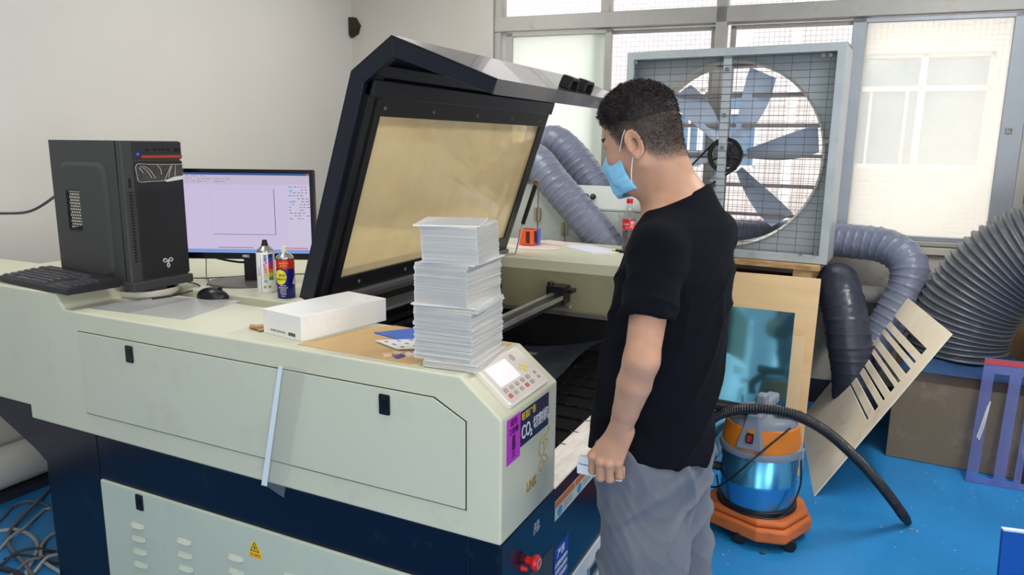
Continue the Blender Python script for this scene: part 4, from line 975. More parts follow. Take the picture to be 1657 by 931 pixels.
# grey electric cabinet behind the beam
M_cab = mat('cabinet_grey', (196, 202, 196), .4, var=.03, dirt=((150, 146, 138), .5, 6))
ct = thing('grey_cabinet', 'pale grey machine cabinet with hinges and a green button behind the cola bottle', 'cabinet', (-1.6, 4.3, 0))
m = MB(); m.prism([(-2.10, 0), (-1.70, 0), (-1.70, 1.36), (-1.78, 1.40), (-2.10, 1.40)], 'y', 4.215, 4.42); obj('cabinet_body', m, M_cab, ct, bevel=.004)
m = MB(); m.hexa([(-1.70, 4.215, 0), (-1.12, 4.215, 0), (-1.12, 4.30, 0), (-1.70, 4.30, 0), (-1.70, 4.215, 1.27), (-1.12, 4.215, 1.27), (-1.12, 4.30, 1.27), (-1.70, 4.30, 1.27)])
m.hexa([(-1.70, 4.215, 1.27), (-1.12, 4.215, 1.27), (-1.12, 4.30, 1.27), (-1.70, 4.30, 1.27), (-1.70, 4.27, 1.40), (-1.30, 4.27, 1.40), (-1.30, 4.30, 1.40), (-1.70, 4.30, 1.40)])
obj('cabinet_box', m, M_cab, ct)
m = MB(); m.box(-1.675, -1.14, 4.207, 4.215, .3, 1.255); dr = obj('cabinet_door', m, mat('cabinet_door_grey', (188, 194, 192), .4, dirt=((120, 112, 100), .9, 9), stretch=(3, 1, .6)), ct, bevel=.002)
m = MB(); m.box(-1.679, -1.675, 4.210, 4.216, .3, 1.255); m.box(-1.679, -1.14, 4.210, 4.216, 1.255, 1.259); m.box(-1.862, -1.859, 4.212, 4.216, .9, 1.40); obj('door_gap', m, M_blk, ct)
for x, z in ((-1.862, 1.215), (-1.676, 1.135)):
    m = MB(); m.box(x-.022, x+.022, 4.201, 4.209, z-.04, z+.04); hg = obj('hinge', m, mat('hinge_brass', (176, 166, 136), .35, metal=.6), ct, bevel=.001)
    m = MB(); m.cone((x, 4.200, z-.04), (x, 4.200, z+.04), .004, seg=8); obj('hinge_pin', m, M_gr, hg)
text('cabinet_mark', 'G LGT', .030, frame((-1.60, 4.2065, 1.215), (1, 0, 0), (0, 0, 1), (0, -1, 0)), mat('mark_grey', (70, 74, 78), .5), dr, .0004, sx=.7)
for i, (x, c_) in enumerate(((-1.60, (30, 150, 84)), (-1.555, (40, 42, 44)), (-1.51, (40, 42, 44)))):
    m = MB(frame((x, 4.243, 1.335), (1, 0, 0), Vector((0, .055, .13)).normalized(), Vector((0, -.13, .055)).normalized())); m.lathe([(0, 0), (.018, 0), (.018, .008), (.013, .010), (.013, .022), (0, .024)], seg=18)
    obj('push_button', m, mat('btn_%d' % (i > 0), c_, .35), ct, smooth=40)
gb = thing('grey_box_machine', 'grey box machine standing right behind the cola bottle', 'cabinet', (-.98, 4.25, 0))
m = MB(); m.prism([(-1.09, 0), (-.70, 0), (-.70, 1.18), (-.86, 1.42), (-1.09, 1.42)], 'y', 3.99, 4.25)
obj('box_body', m, mat('box_grey', (150, 150, 146), .45, var=.1, dirt=((90, 88, 84), .6, 8)), gb, bevel=.004)
m = MB(); m.box(-1.05, -1.0, 3.985, 3.99, 1.14, 1.165); m.box(-1.09, -.72, 3.986, 3.99, 1.222, 1.226); obj('handle_slot', m, M_plast, gb)
m = MB(); m.box(-1.135, -1.10, 3.985, 4.02, .7, 1.46); obj('upright_rail', m, M_cab, gb, bevel=.002)

# ---------------------------------------------------------------- ducts
def spiral(pitch, amp, jit=0, sh=1.0):
    def f(l, a):
        p = (l/pitch+a/(2*pi)) % 1
        r = amp*max(0, 1-abs(2*p-1)*3.2)
        return r + jit*.5*sin(7*a+l*61)*sin(3*a-l*87)+jit*.35*sin(11*a-l*150)
    return f
M_duct = mat('grey_vinyl_duct', (112, 118, 138), .38, var=.08, vscale=9, bump=.35, bscale=26, spec=.6, sheen=.1)
M_ductb = mat('black_vinyl_duct', (54, 58, 72), .32, var=.1, vscale=9, bump=.3, bscale=26, spec=.6)
def duct(name, label, pts, r, m, pitch=.05, amp=.006, jit=.003, step=.006, seg=36):
    o = obj(name, MB().tube(pts, r, seg, step, spiral(pitch, amp, jit)), m, smooth='all'); return tag(o, label, 'duct')
duct('flexible_duct', 'lower of two ribbed grey ducts coming down behind the open lid', [(-2.32, 4.30, 1.25), (-2.14, 4.28, 1.50), (-1.90, 4.20, 1.555), (-1.72, 4.12, 1.42), (-1.54, 4.10, 1.25), (-1.36, 4.098, 1.06), (-1.22, 4.098, .86)], .098, M_duct, .050, .005, .003)
duct('flexible_duct', 'upper of two ribbed grey ducts rising behind the open lid', [(-2.2, 4.56, 1.35), (-2.08, 4.56, 1.55), (-1.94, 4.56, 1.665), (-1.82, 4.55, 1.62), (-1.66, 4.54, 1.46), (-1.51, 4.52, 1.28), (-1.50, 4.5, 1.05)], .098, M_duct, .050, .005, .003)
duct('flexible_duct', 'blue grey ribbed duct bending down right of the big fan', [(-1.15, 4.80, 1.08), (-.7, 4.83, 1.09), (-.35, 4.85, 1.10), (-.08, 4.84, 1.095), (.10, 4.80, 1.085), (.215, 4.74, 1.02), (.24, 4.70, .90), (.19, 4.66, .74), (.12, 4.62, .58), (.04, 4.58, .40), (0, 4.55, .15)], .100, M_duct, .052, .006)
duct('flexible_duct', 'black ribbed duct hanging straight down left of the blue grey one', [(-.12, 4.84, .78), (-.13, 4.70, .86), (-.11, 4.58, .83), (-.07, 4.51, .72), (-.035, 4.47, .58), (.01, 4.45, .38), (.04, 4.43, .12)], .118, M_ductb, .07, .004, .002)
def ribs(l, a): return .010*sin(2*pi*l/.031)
bd = obj('large_hose', MB().tube([(.50, 4.58, .56), (.51, 4.575, .70), (.56, 4.56, .88), (.68, 4.54, 1.06), (.88, 4.50, 1.20), (1.15, 4.45, 1.28), (1.55, 4.4, 1.30)], .235, 48, .004, ribs), mat('black_ribbed_hose', (84, 87, 94), .38, spec=.6, dirt=((150, 146, 140), .5, 12)), smooth='all')
tag(bd, 'huge black corrugated hose curving out of the frame above the cardboard box', 'hose')

# ---------------------------------------------------------------- fan
FA = radians(-3.41); fe = Vector((cos(FA), sin(FA), 0)); fn = Vector((-sin(FA), cos(FA), 0))
FX = frame((-1.377, 4.382, 1.018), fe, fn, (0, 0, 1)); FW, FH, FD_ = 1.197, 1.165, .30
fan = thing('exhaust_fan', 'big square galvanised exhaust fan standing in front of the window', 'fan', (-.78, 4.35, 1.015))
M_galv = mat('galvanised_blue_grey', (172, 180, 184), .4, metal=.15, var=.06, vscale=5, dirt=((120, 110, 96), .4, 8))
m = MB(FX)
m.ring([(0, 0, 0), (FW, 0, 0), (FW, 0, FH), (0, 0, FH)], [(.045, 0, .045), (FW-.045, 0, .045), (FW-.045, 0, FH-.045), (.045, 0, FH-.045)], (0, .02, 0))
obj('front_frame', m, M_galv, fan, bevel=.003)
m = MB(FX); 
for a in ((0, .012, .02, FD_, 0, FH), (FW-.012, FW, .02, FD_, 0, FH), (0, FW, .02, FD_, 0, .012), (0, FW, .02, FD_, FH-.012, FH)): m.box(*a)
obj('fan_casing', m, M_galv, fan)
RC = .515; CX, CZ = FW/2+.0, FH/2-.005
m = MB(FX); n = 64; O = []; I = []
for i in range(n):
    t = 2*pi*i/n+pi/4; c_, s_ = cos(t), sin(t); kf = (FW/2-.012)/max(abs(c_), abs(s_)); kz = (FH/2-.012)/(FW/2-.012)
    O.append((FW/2+kf*c_, .10, FH/2+kf*s_*kz)); I.append((CX+RC*c_, .10, CZ+RC*s_))
m.ring(O, I, (0, .004, 0)); obj('orifice_panel', m, mat('galvanised_dark', (160, 168, 172), .45, metal=.1, var=.08, vscale=3), fan)
m = MB(FX @ frame((CX, .10, CZ), (1, 0, 0), (0, 0, -1), (0, 1, 0))); m.lathe([(RC+.012, -.012), (RC, -.002), (RC, .16), (RC+.003, .16), (RC+.003, 0), (RC+.014, -.012)], seg=72); obj('orifice_ring', m, mat('ring_pale', (206, 204, 196), .35, metal=.3), fan, smooth=50)
# blades
BLm = mat('blade_blue_grey', (176, 188, 206), .4, metal=.1)
for k_ in range(6):
    a0 = radians(8+60*k_-2)
    Mk = FX @ frame((CX, .17, CZ), (1, 0, 0), (0, 0, -1), (0, 1, 0)) @ Matrix.Rotation(-a0, 4, 'Z')
    m = MB(Mk); nr, nc = 10, 5; V = {}
    for side in (0, 1):
        for i in range(nr+1):
            r_ = .10+.385*i/nr; ch = .030+.052*sin(pi*min(1, i/nr*.62)); sweep = .10*(i/nr)**2
            for j in range(nc+1):
                u = -1+2*j/nc; tw_ = radians(34-16*i/nr)
                x = r_; y = (u*ch-sweep*.5)*cos(tw_); zz = u*ch*sin(tw_)+.012*(1-u*u)
                V[(side, i, j)] = m._v((x, y, zz+.002*side))
    for side in (0, 1):
        for i in range(nr):
            for j in range(nc): m.bm.faces.new([V[(side, i, j)], V[(side, i+1, j)], V[(side, i+1, j+1)], V[(side, i, j+1)]])
    for i in range(nr):
        for j in (0, nc): m.bm.faces.new([V[(0, i, j)], V[(0, i+1, j)], V[(1, i+1, j)], V[(1, i, j)]])
    for j in range(nc):
        for i in (0, nr): m.bm.faces.new([V[(0, i, j)], V[(0, i, j+1)], V[(1, i, j+1)], V[(1, i, j)]])
    obj('blade', m, BLm, fan, smooth=True)
HM = FX @ frame((CX, .05, CZ), (1, 0, 0), (0, 0, -1), (0, 1, 0))
m = MB(HM); m.lathe([(0, .10), (.070, .10), (.075, .13), (.070, .16), (0, .16)], seg=40); obj('hub', m, mat('hub_dark', (66, 70, 76), .4, metal=.3), fan, smooth=40)
m = MB(HM); m.lathe([(.078, .0), (.100, -.002), (.100, .022), (.078, .020), (.078, .0)], seg=40)
for i in range(5):
    t = 2*pi*i/5+.3; m.cone((.015*cos(t), .015*sin(t), .01), (.085*cos(t), .085*sin(t), .01), .009, seg=8)
m.cone((0, 0, -.01), (0, 0, .10), .024, seg=20); obj('pulley', m, M_plast, fan, smooth=40)
m = MB(HM); bp0 = (-.33, .30, .01)
m.tube([(-.072, -.068, .01), (-.38, .27, .01)], .006, 8, .1); m.tube([(.070, .072, .01), (-.33, .345, .01)], .006, 8, .1); obj('belt', m, M_plast, fan)
m = MB(HM); m.lathe([(0, -.004), (.045, -.004), (.045, .024), (0, .024)], (-.355, .31, 0), 24); m.lathe([(0, .03), (.085, .03), (.09, .05), (.09, .16), (0, .16)], (-.355, .31, 0), 28); obj('motor', m, mat('motor_grey', (80, 84, 88), .4, metal=.3), fan, smooth=40)
m = MB(FX); m.box(CX-.033, CX+.012, .015, .045, .04, FH-.04); for_ = obj('upright_strut', m, M_galv, fan, bevel=.002)
m = MB(FX); 
for zz in (.12, .62, .80, 1.05): m.cone((CX-.01, .015, zz), (CX-.01, .005, zz), .011, seg=10)
obj('strut_bolt', m, M_gr, for_)
m = MB(FX)
for (x, z) in ((.06, FH-.06), (FW-.11, FH-.065), (FW-.075, FH-.065), (FW-.055, .66), (FW-.06, .06), (FW-.135, .055), (FW-.06, .40)):
    m = MB(FX); m.cone((x, .0, z), (x, -.008, z), .010, seg=10); obj('corner_bolt', m, M_gr, fan)
m = MB(FX); wr = .0012
for i in range(12):
    x = .075+i*(FW-.15)/11; m.cone((x, .01, .03), (x, .01, FH-.03), wr, seg=5)
for i in range(28):
    z = .055+i*(FH-.11)/27; m.cone((.03, .0135, z), (FW-.03, .0135, z), wr, seg=5)
obj('wire_guard', m, mat('guard_wire', (60, 62, 64), .4, metal=.5), fan)
for i in range(7):
    z = .07+i*.170
    m = MB(FX); m.hexa([(.02, FD_-.12, z), (FW-.02, FD_-.12, z), (FW-.02, FD_+.0, z-.012), (.02, FD_+.0, z-.012), (.02, FD_-.12, z+.003), (FW-.02, FD_-.12, z+.003), (FW-.02, FD_+.0, z-.009), (.02, FD_+.0, z-.009)])
    m.box(.02, FW-.02, FD_-.13, FD_-.12, z-.012, z+.008)
    obj('shutter_louver', m, mat('louver_grey', (140, 134, 134), .4, metal=.3), fan)

# support under the fan
M_wood = mat('raw_wood', (198, 164, 118), .7, rgb2=(166, 130, 88), vscale=10, stretch=(1, 6, 6), dirt=((70, 52, 40), .6, 7))
pal = thing('wooden_pallet', 'raw wooden pallet carrying the big exhaust fan', 'pallet', (-.8, 4.35, .93))
m = MB(FX)
m.box(-.05, FW-.03, -.03, .07, -.035, -.003); m.box(-.05, FW-.03, .13, .23, -.035, -.003); m.box(-.05, FW-.03, .24, .32, -.035, -.003); obj('deck_board', m, M_wood, pal, bevel=.002)
for x in (.0, .50, 1.03):
    m = MB(FX); m.box(x, x+.10, -.02, .31, -.105, -.035); obj('pallet_block', m, M_wood, pal, bevel=.003)
tb = thing('board_rack', 'low steel rack under the pallet, mostly hidden by the leaning boards', 'rack', (-.8, 4.35, 0))
m = MB(FX); m.box(.02, FW-.12, -.05, .32, -.19, -.16)
obj('rack_top', m, M_gr, tb)
for x in (.03, FW-.18):
    for y in (-.04, .27):
        m = MB(FX); m.box(x, x+.05, y, y+.04, -1.018, -.19); obj('leg', m, M_gr, tb)
for i, (c_, lab) in enumerate((((150, 96, 70), 'reddish brown board at the bottom of the pile under the pallet'), ((196, 150, 120), 'pinkish board in the middle of the pile under the pallet'), ((120, 70, 56), 'dark red brown board on top of the pile under the pallet'))):
    m = MB(FX); m.box(-.02, FW-.10-.02*i, -.05, .30, -.16+.018*i, -.145+.018*i); tag(obj('flat_board', m, mat('pile_board_%d' % i, c_, .6)), lab, 'board')

# leaning boards
M_ply = mat('pale_plywood', (214, 184, 142), .65, rgb2=(204, 172, 128), vscale=3, stretch=(.6, .6, 5))
def leaning(name, label, cat, x0, x1, yb, yt, z1, th, m, ang=0):
    t = (yt-yb)/z1; q = MB(); n = Vector((0, 1, -t)).normalized()*th
    q.slab([(x0, yb, 0.001), (x1, yb, 0.001), (x1, yt, z1), (x0, yt, z1)], n)
    return tag(obj(name, q, m, bevel=.0015), label, cat)
leaning('plywood_sheet', 'large plywood sheet leaning under the fan behind the blue mirror', 'board', -.66, -.192, 3.80, 4.10, .975, .018, M_ply)
leaning('narrow_board', 'smaller pale board leaning just right of the blue mirror', 'board', -.55, -.232, 3.76, 3.915, .70, .012, mat('pale_board', (220, 190, 148), .6, var=.04))
leaning('blue_mirror', 'blue mirror acrylic sheet leaning behind the vacuum cleaner', 'mirror', -.70, -.284, 3.70, 3.84, .835, .004, mat('blue_mirror_film', (120, 188, 212), .07, metal=.9, var=.06, vscale=5, bump=.02, bscale=12))

# cut out board
A_ = Vector((-.109, 3.597, .002)); U_ = Vector((.487, .093, .845)); V_ = Vector((-.15, 1.04, 0)); Nn = U_.cross(V_).normalized()
V_ = (V_-U_*(V_.dot(U_)/U_.dot(U_)))
q = MB(); slots = [(.433, .447), (.490, .522), (.556, .570), (.608, .643), (.666, .684), (.722, .758), (.785, .800), (.837, .876)]
B0 = [(.50, .80), (.11, .80), (.11, .80), (.11, .81), (.11, .81), (.11, .83), (.115, .835), (.115, .845)]
B0 = [(.11, .80)]*3+[(.11, .81)]*2+[(.108, .83), (.115, .835), (.115, .845)]
def bp_(a, b_): return A_+U_*a+V_*b_
aa = [0]; 
for s0, s1_ in slots: aa += [s0, s1_]
aa.append(1)
TH_ = Nn*-.006
for i in range(len(aa)-1):
    a0, a1 = aa[i], aa[i+1]
    if i % 2 == 0: q.slab([bp_(a0, 0), bp_(a1, 0), bp_(a1, 1), bp_(a0, 1)], TH_)
    else:
        b0, b1 = B0[i//2]
        q.slab([bp_(a0, 0), bp_(a1, 0), bp_(a1, b0), bp_(a0, b0)], TH_); q.slab([bp_(a0, b1), bp_(a1, b1), bp_(a1, 1), bp_(a0, 1)], TH_)
bmesh.ops.remove_doubles(q.bm, verts=q.bm.verts, dist=.0001)
tag(obj('slotted_board', q, mat('slotted_ply', (253, 240, 218), .6, rgb2=(248, 232, 206), vscale=4, dirt=((160, 130, 96), .4, 7))), 'square pale wooden board with eight long slots leaning on the cardboard box', 'board')

# cardboard box with blue bag on it
CB = frame((.205, 4.285, 0), (1, -.045, 0), (.045, 1, 0), (0, 0, 1))
M_cb = mat('brown_cardboard', (124, 108, 88), .8, var=.05, vscale=3, dirt=((190, 170, 150), .4, 5))
bxx = thing('cardboard_box', 'large closed cardboard box on the floor under the big hose', 'box', (.48, 4.5, 0))
m = MB(CB); m.box(0, .60, 0, .56, .001, .50); bbx = obj('box_body', m, M_cb, bxx, bevel=.004)
m = MB(CB); m.box(-.001, .601, -.0015, .561, .445, .501); obj('tape', m, clear_mat('parcel_tape', (206, 186, 150), .5, (150, 122, 92), .2, .2), bbx)
m = MB(CB); m.box(.40, .46, -.002, 0, .03, .07); 
n1 = 26; V = {}; rt = random.Random(9)
m = MB(CB)
for i in range(n1+1):
    for j in range(13):
        x = .02+.60*i/n1; y = .0+.46*j/12
        edge = min(i, n1-i, 4)/4*min(j, 12-j, 3)/3
        V[(i, j)] = m._v((x, y-.015*(j == 0), .502+.050*edge**.5+.012*sin(9*x+7*y)*edge+rt.uniform(-.004, .004)*edge))
for i in range(n1):
    for j in range(12): m.bm.faces.new([V[(i, j)], V[(i+1, j)], V[(i+1, j+1)], V[(i, j+1)]])
m.bm.faces.new([V[(i, 0)] for i in range(n1+1)]+[V[(n1, j)] for j in range(1, 13)]+[V[(i, 12)] for i in range(n1-1, -1, -1)]+[V[(0, j)] for j in range(11, 0, -1)])
tag(obj('blue_tarp', m, mat('blue_tarp_fabric', (34, 66, 108), .6, var=.2, vscale=14, dirt=((20, 22, 30), .8, 9), bump=.3), smooth=True), 'folded dark blue tarp between the cardboard box and the big hose', 'tarp')

# clear stencil sheet
SP = Vector((.565, 4.12, .002)); SU = Vector((.035, .13, .985)).normalized(); SVv = Vector((1, .02, 0)).normalized(); SNn = SU.cross(SVv).normalized()*.003
q = MB(); HS, WS_ = .635, .60
def sp(x, z): return SP+SVv*x+SU*z
xc = [0, .05, .115, .165, .20, .23, .30, .40, .45, WS_]; hole = [0, 1, 0, 1, 0, 1, 0, 1, 0]
for i in range(9):
    if hole[i]:
        q.slab([sp(xc[i], 0), sp(xc[i+1], 0), sp(xc[i+1], .035), sp(xc[i], .035)], SNn); q.slab([sp(xc[i], .56), sp(xc[i+1], .56), sp(xc[i+1], HS), sp(xc[i], HS)], SNn)
    else: q.slab([sp(xc[i], 0), sp(xc[i+1], 0), sp(xc[i+1], HS), sp(xc[i], HS)], SNn)
bmesh.ops.remove_doubles(q.bm, verts=q.bm.verts, dist=.0001)
stn = thing('clear_stencil_sheet', 'clear violet blue plastic sheet with long slots leaning on the cardboard box', 'sheet', tuple(SP))
obj('slotted_film', q, clear_mat('violet_clear', (214, 218, 246), .24, (164, 172, 230), .12, .1, dif=1), stn)
q = MB(); q.slab([sp(0, .605)-SNn*.3, sp(WS_, .605)-SNn*.3, sp(WS_, .630)-SNn*.3, sp(0, .630)-SNn*.3], -SNn*.3); obj('red_tape', q, mat('tape_red', (190, 60, 70), .5), stn)
q = MB(); q.slab([sp(.17, .606)-SNn*.7, sp(.27, .606)-SNn*.7, sp(.27, .630)-SNn*.7, sp(.17, .630)-SNn*.7], -SNn*.2); obj('white_tape', q, mat('tape_pale', (214, 206, 210), .5), stn)
q = MB(); 
for pts in ([sp(.02, .23), sp(.035, .33), sp(.045, .40)], [sp(.028, .22), sp(.04, .30), sp(.05, .42)]): q.tube([p-SNn*.8 for p in pts], .004, 5, .02)
obj('torn_tape', q, mat('tape_white', (214, 214, 210), .3), stn)

# right edge: white sack on a small wooden stand, tall white carton
sd_ = thing('wooden_stand', 'small dark wooden stand at the right edge holding the white sack', 'stand', (.96, 4.32, 0))
q = MB(); q.box(.80, 1.12, 4.20, 4.44, .135, .16); obj('stand_top', q, M_wood, sd_, bevel=.002)
for x in (.81, 1.07):
    for y in (4.21, 4.39): q = MB(); q.box(x, x+.04, y, y+.04, 0, .135); obj('leg', q, mat('dark_wood', (60, 42, 34), .6), sd_)
q = MB(); V = {}
for i in range(15):
    for j in range(28):
        ph = pi*i/14; th = 2*pi*j/28; rj = 1+.08*sin(5*th+3*ph)+.05*sin(9*th-5*ph)
        V[(i, j)] = q._v((.95+.135*sin(ph)*cos(th)*rj, 4.32+.11*sin(ph)*sin(th)*rj, .262-.098*cos(ph)*(1 if ph > pi/2 else 1.0)))
for i in range(14):
    for j in range(28):
        try: q.bm.faces.new([V[(i, j)], V[(i, (j+1) % 28)], V[(i+1, (j+1) % 28)], V[(i+1, j)]])
        except ValueError: pass
bmesh.ops.remove_doubles(q.bm, verts=q.bm.verts, dist=.0005)
tag(obj('white_sack', q, mat('white_plastic_sack', (216, 220, 216), .4, var=.08, vscale=20, bump=.4, bscale=20), smooth=True), 'crumpled white plastic sack on the small wooden stand at the right edge', 'bag')
wc_ = tag(obj('tall_carton', MB(frame((.90, 4.55, 0), (1, .1, 0), (-.1, 1, 0), (0, 0, 1))).box(0, .5, 0, .3, .001, .62), mat('white_card', (222, 220, 214), .6, var=.03), bevel=.004), 'tall white carton with black lettering behind the white sack', 'box')
text('carton_text', '易碎', .07, frame((.95, 4.553, .42), (1, .1, 0), (0, 0, 1), (.1, -1, 0)), M_ink, wc_)
q = MB(frame((.455, 2.352, 0), Vector((1, .30, 0)).normalized(), Vector((-.30, 1, 0)).normalized(), (0, 0, 1)))
bp = thing('painted_board', 'bright blue painted board with pale top edge standing in the bottom right corner', 'panel', (.7, 2.4, 0))
q.prism([(0, 0), (.55, 0), (.55, .555), (-.028, .585)], 'y', 0, .012); obj('panel_sheet', q, mat('panel_blue', (20, 82, 170), .35), bp, bevel=.001)
q = MB(frame((.455, 2.352, 0), Vector((1, .30, 0)).normalized(), Vector((-.30, 1, 0)).normalized(), (0, 0, 1))); q.hexa([(-.028, -.002, .585), (.55, -.002, .555), (.55, .014, .555), (-.028, .014, .585), (-.028, -.002, .590), (.55, -.002, .560), (.55, .014, .560), (-.028, .014, .590)]); obj('panel_edge', q, mat('panel_edge_white', (206, 216, 232), .5), bp)
q = MB(frame((.455, 2.352, 0), Vector((1, .30, 0)).normalized(), Vector((-.30, 1, 0)).normalized(), (0, 0, 1))); q.box(.045, .09, -.004, -.0005, .0, .46); obj('green_strip', q, mat('strip_green', (20, 110, 70), .4), bp)

# ---------------------------------------------------------------- vacuum cleaner
vx, vy = -.325, 3.16
vc = thing('vacuum_cleaner', 'orange and grey wet vacuum cleaner with a shiny steel drum', 'vacuum cleaner', (vx, vy, 0))
M_vo = mat('vacuum_orange', (226, 128, 32), .38, var=.05, vscale=6, dirt=((150, 90, 50), .5, 9)); M_vob = mat('base_orange', (206, 108, 50), .5, var=.08, vscale=8, dirt=((120, 80, 60), .6, 10)); M_vg = mat('vacuum_grey', (128, 136, 150), .42, var=.05)
VR = Matrix.Translation((vx, vy, 0)) @ Matrix.Rotation(radians(-20), 4, 'Z')
q = MB(VR)
octo = [(-.205, -.09), (-.14, -.18), (.10, -.185), (.20, -.12), (.215, .08), (.14, .19), (-.12, .19), (-.205, .10)]
q.prism(octo, 'z', .038, .100); q.prism([(a*.93, b_*.93) for a, b_ in octo], 'z', .100, .130)
obj('base', q, M_vob, vc, bevel=.014, seg=3)
for a, b_ in ((-.17, -.09), (.02, -.165), (.195, -.07), (.15, .15), (-.14, .15)):
    q = MB(VR @ Matrix.Translation((a, b_, .027)) @ Matrix.Rotation(radians(40 if a < 0 else -60), 4, 'Z')); q.cone((-.018, 0, 0), (.018, 0, 0), .0265, seg=20); q.box(-.014, .014, -.014, .014, .0, .02); obj('caster', q, M_plast, vc, bevel=.003, smooth=40)
q = MB(VR); q.lathe([(.0, .128), (.163, .128), (.167, .133), (.165, .150), (.156, .155), (0, .155)], seg=48); obj('drum_skirt', q, M_plast, vc, smooth=40)
q = MB(VR); q.lathe([(.150, .130), (.156, .150), (.156, .243), (.160, .250), (.156, .257), (.156, .385), (.150, .39)], seg=64); obj('steel_drum', q, mat('steel_floor_tint', (92, 176, 222), .24, metal=.85, bump=.03, bscale=6), vc, smooth='all')  # blue floor reflection is put into the drum's base colour
q = MB(VR); q.lathe([(.150, .375), (.170, .378), (.172, .392), (.168, .405), (.150, .41)], seg=48); obj('drum_rim', q, M_vg, vc, smooth=40)
q = MB(VR); q.lathe([(.150, .402), (.160, .408), (.161, .43), (.150, .500), (.140, .508), (0, .508)], seg=48); obj('motor_head', q, M_vo, vc, smooth=40)
q = MB(VR); q.lathe([(0, .505), (.146, .498), (.142, .520), (.128, .535), (.05, .545), (0, .546)], seg=48); obj('lid_top', q, M_vg, vc, smooth=40)
q = MB(VR @ Matrix.Rotation(radians(10), 4, 'Z')); q.hexa([(-.060, -.168, .415), (.060, -.168, .415), (.055, -.12, .415), (-.055, -.12, .415), (-.028, -.135, .560), (.028, -.135, .560), (.028, .0, .585), (-.028, .0, .585)])
hs_ = obj('switch_housing', q, M_vg, vc, bevel=.010, seg=3)
q = MB(VR @ Matrix.Rotation(radians(10), 4, 'Z')); q.box(-.026, .026, -.02, .14, .545, .588); q.hexa([(-.024, -.06, .57), (.024, -.06, .57), (.024, .0, .57), (-.024, .0, .57), (-.02, -.05, .625), (.02, -.05, .625), (.02, .0, .625), (-.02, .0, .625)]); obj('carry_handle', q, M_vg, vc, bevel=.010, seg=3)
SWM = VR @ Matrix.Rotation(radians(10), 4, 'Z') @ frame((0, -.1615, .468), (1, 0, 0), Vector((0, .03, .14)).normalized(), Vector((0, -.14, .03)).normalized())
q = MB(SWM); q.prism(rrect(-.015, .015, -.020, .020, .003, 2), 'z', 0, .006); sw = obj('rocker_frame', q, M_plast, hs_, bevel=.001)
q = MB(SWM); q.prism(rrect(-.009, .009, -.014, .014, .002, 2), 'z', .006, .010)
obj('rocker', q, mat('rocker_red', (150, 50, 36), .3), hs_)
q = MB(); q.cone((vx-.19, vy-.11, .575), (vx-.01, vy-.10, .565), .024, .024, 20); q.cone((vx+.06, vy-.05, .565), (vx+.15, vy-.02, .555), .02, .016, 16); obj('storage_tube', q, mat('tube_black', (26, 27, 30), .25, spec=.6), vc, smooth=40)
for a in (20, 200):
    q = MB(VR @ Matrix.Rotation(radians(a), 4, 'Z')); q.box(.158, .176, -.014, .014, .315, .40); q.ring([(.165, -.016, .30), (.165, .016, .30), (.165, .016, .335), (.165, -.016, .335)], [(.165, -.010, .306), (.165, .010, .306), (.165, .010, .33), (.165, -.010, .33)], (.006, 0, 0)); obj('clasp', q, M_alu, vc, bevel=.002)
def hr(l, a): return .0030*sin(2*pi*l/.0105)
hp = [(vx-.20, vy-.06, .42), (-.53, 3.08, .485), (-.455, 3.03, .556), (-.335, 3.0, .600), (-.20, 3.03, .590), (-.08, 3.10, .52), (.04, 3.17, .405), (.13, 3.26, .285), (.21, 3.37, .155), (.265, 3.455, .055)]
ho = obj('hose', MB().tube(hp, .0195, 20, .0021, hr), mat('hose_black', (34, 35, 38), .32, spec=.6), vc, smooth='all')
d_ = (Vector(hp[-1])-Vector(hp[-2])).normalized(); e_ = Vector(hp[-1])
q = MB(); q.cone(e_-d_*.03, e_+d_*.02, .023, .022, 20); q.cone(e_+d_*.02, e_+d_*.055, .018, .0165, 20); obj('hose_cuff', q, mat('cuff_black', (24, 25, 30), .3), ho, smooth=40)
obj('hose', MB().tube([(vx-.15, vy-.04, .27), (-.54, 3.12, .265), (-.66, 3.16, .20), (-.72, 3.25, .08), (-.66, 3.38, .03)], .0195, 18, .003, hr), MATS['hose_black'], vc, smooth='all')
obj('power_cord', MB().tube([(vx+.12, vy-.10, .520), (vx+.0, vy-.19, .40), (vx-.09, vy-.20, .29), (vx-.16, vy-.165, .225), (vx-.22, vy-.12, .24), (vx-.245, vy-.09, .31), (vx-.25, vy-.05, .40)], .004, 8, .01), M_plast, vc, smooth=True)
obj('power_cord', MB().tube([(vx+.168, vy-.03, .36), (vx+.172, vy-.05, .24), (vx+.12, vy-.13, .142), (vx, vy-.172, .138), (vx-.12, vy-.12, .15), (vx-.165, vy-.07, .24)], .004, 8, .01), M_plast, vc, smooth=True)

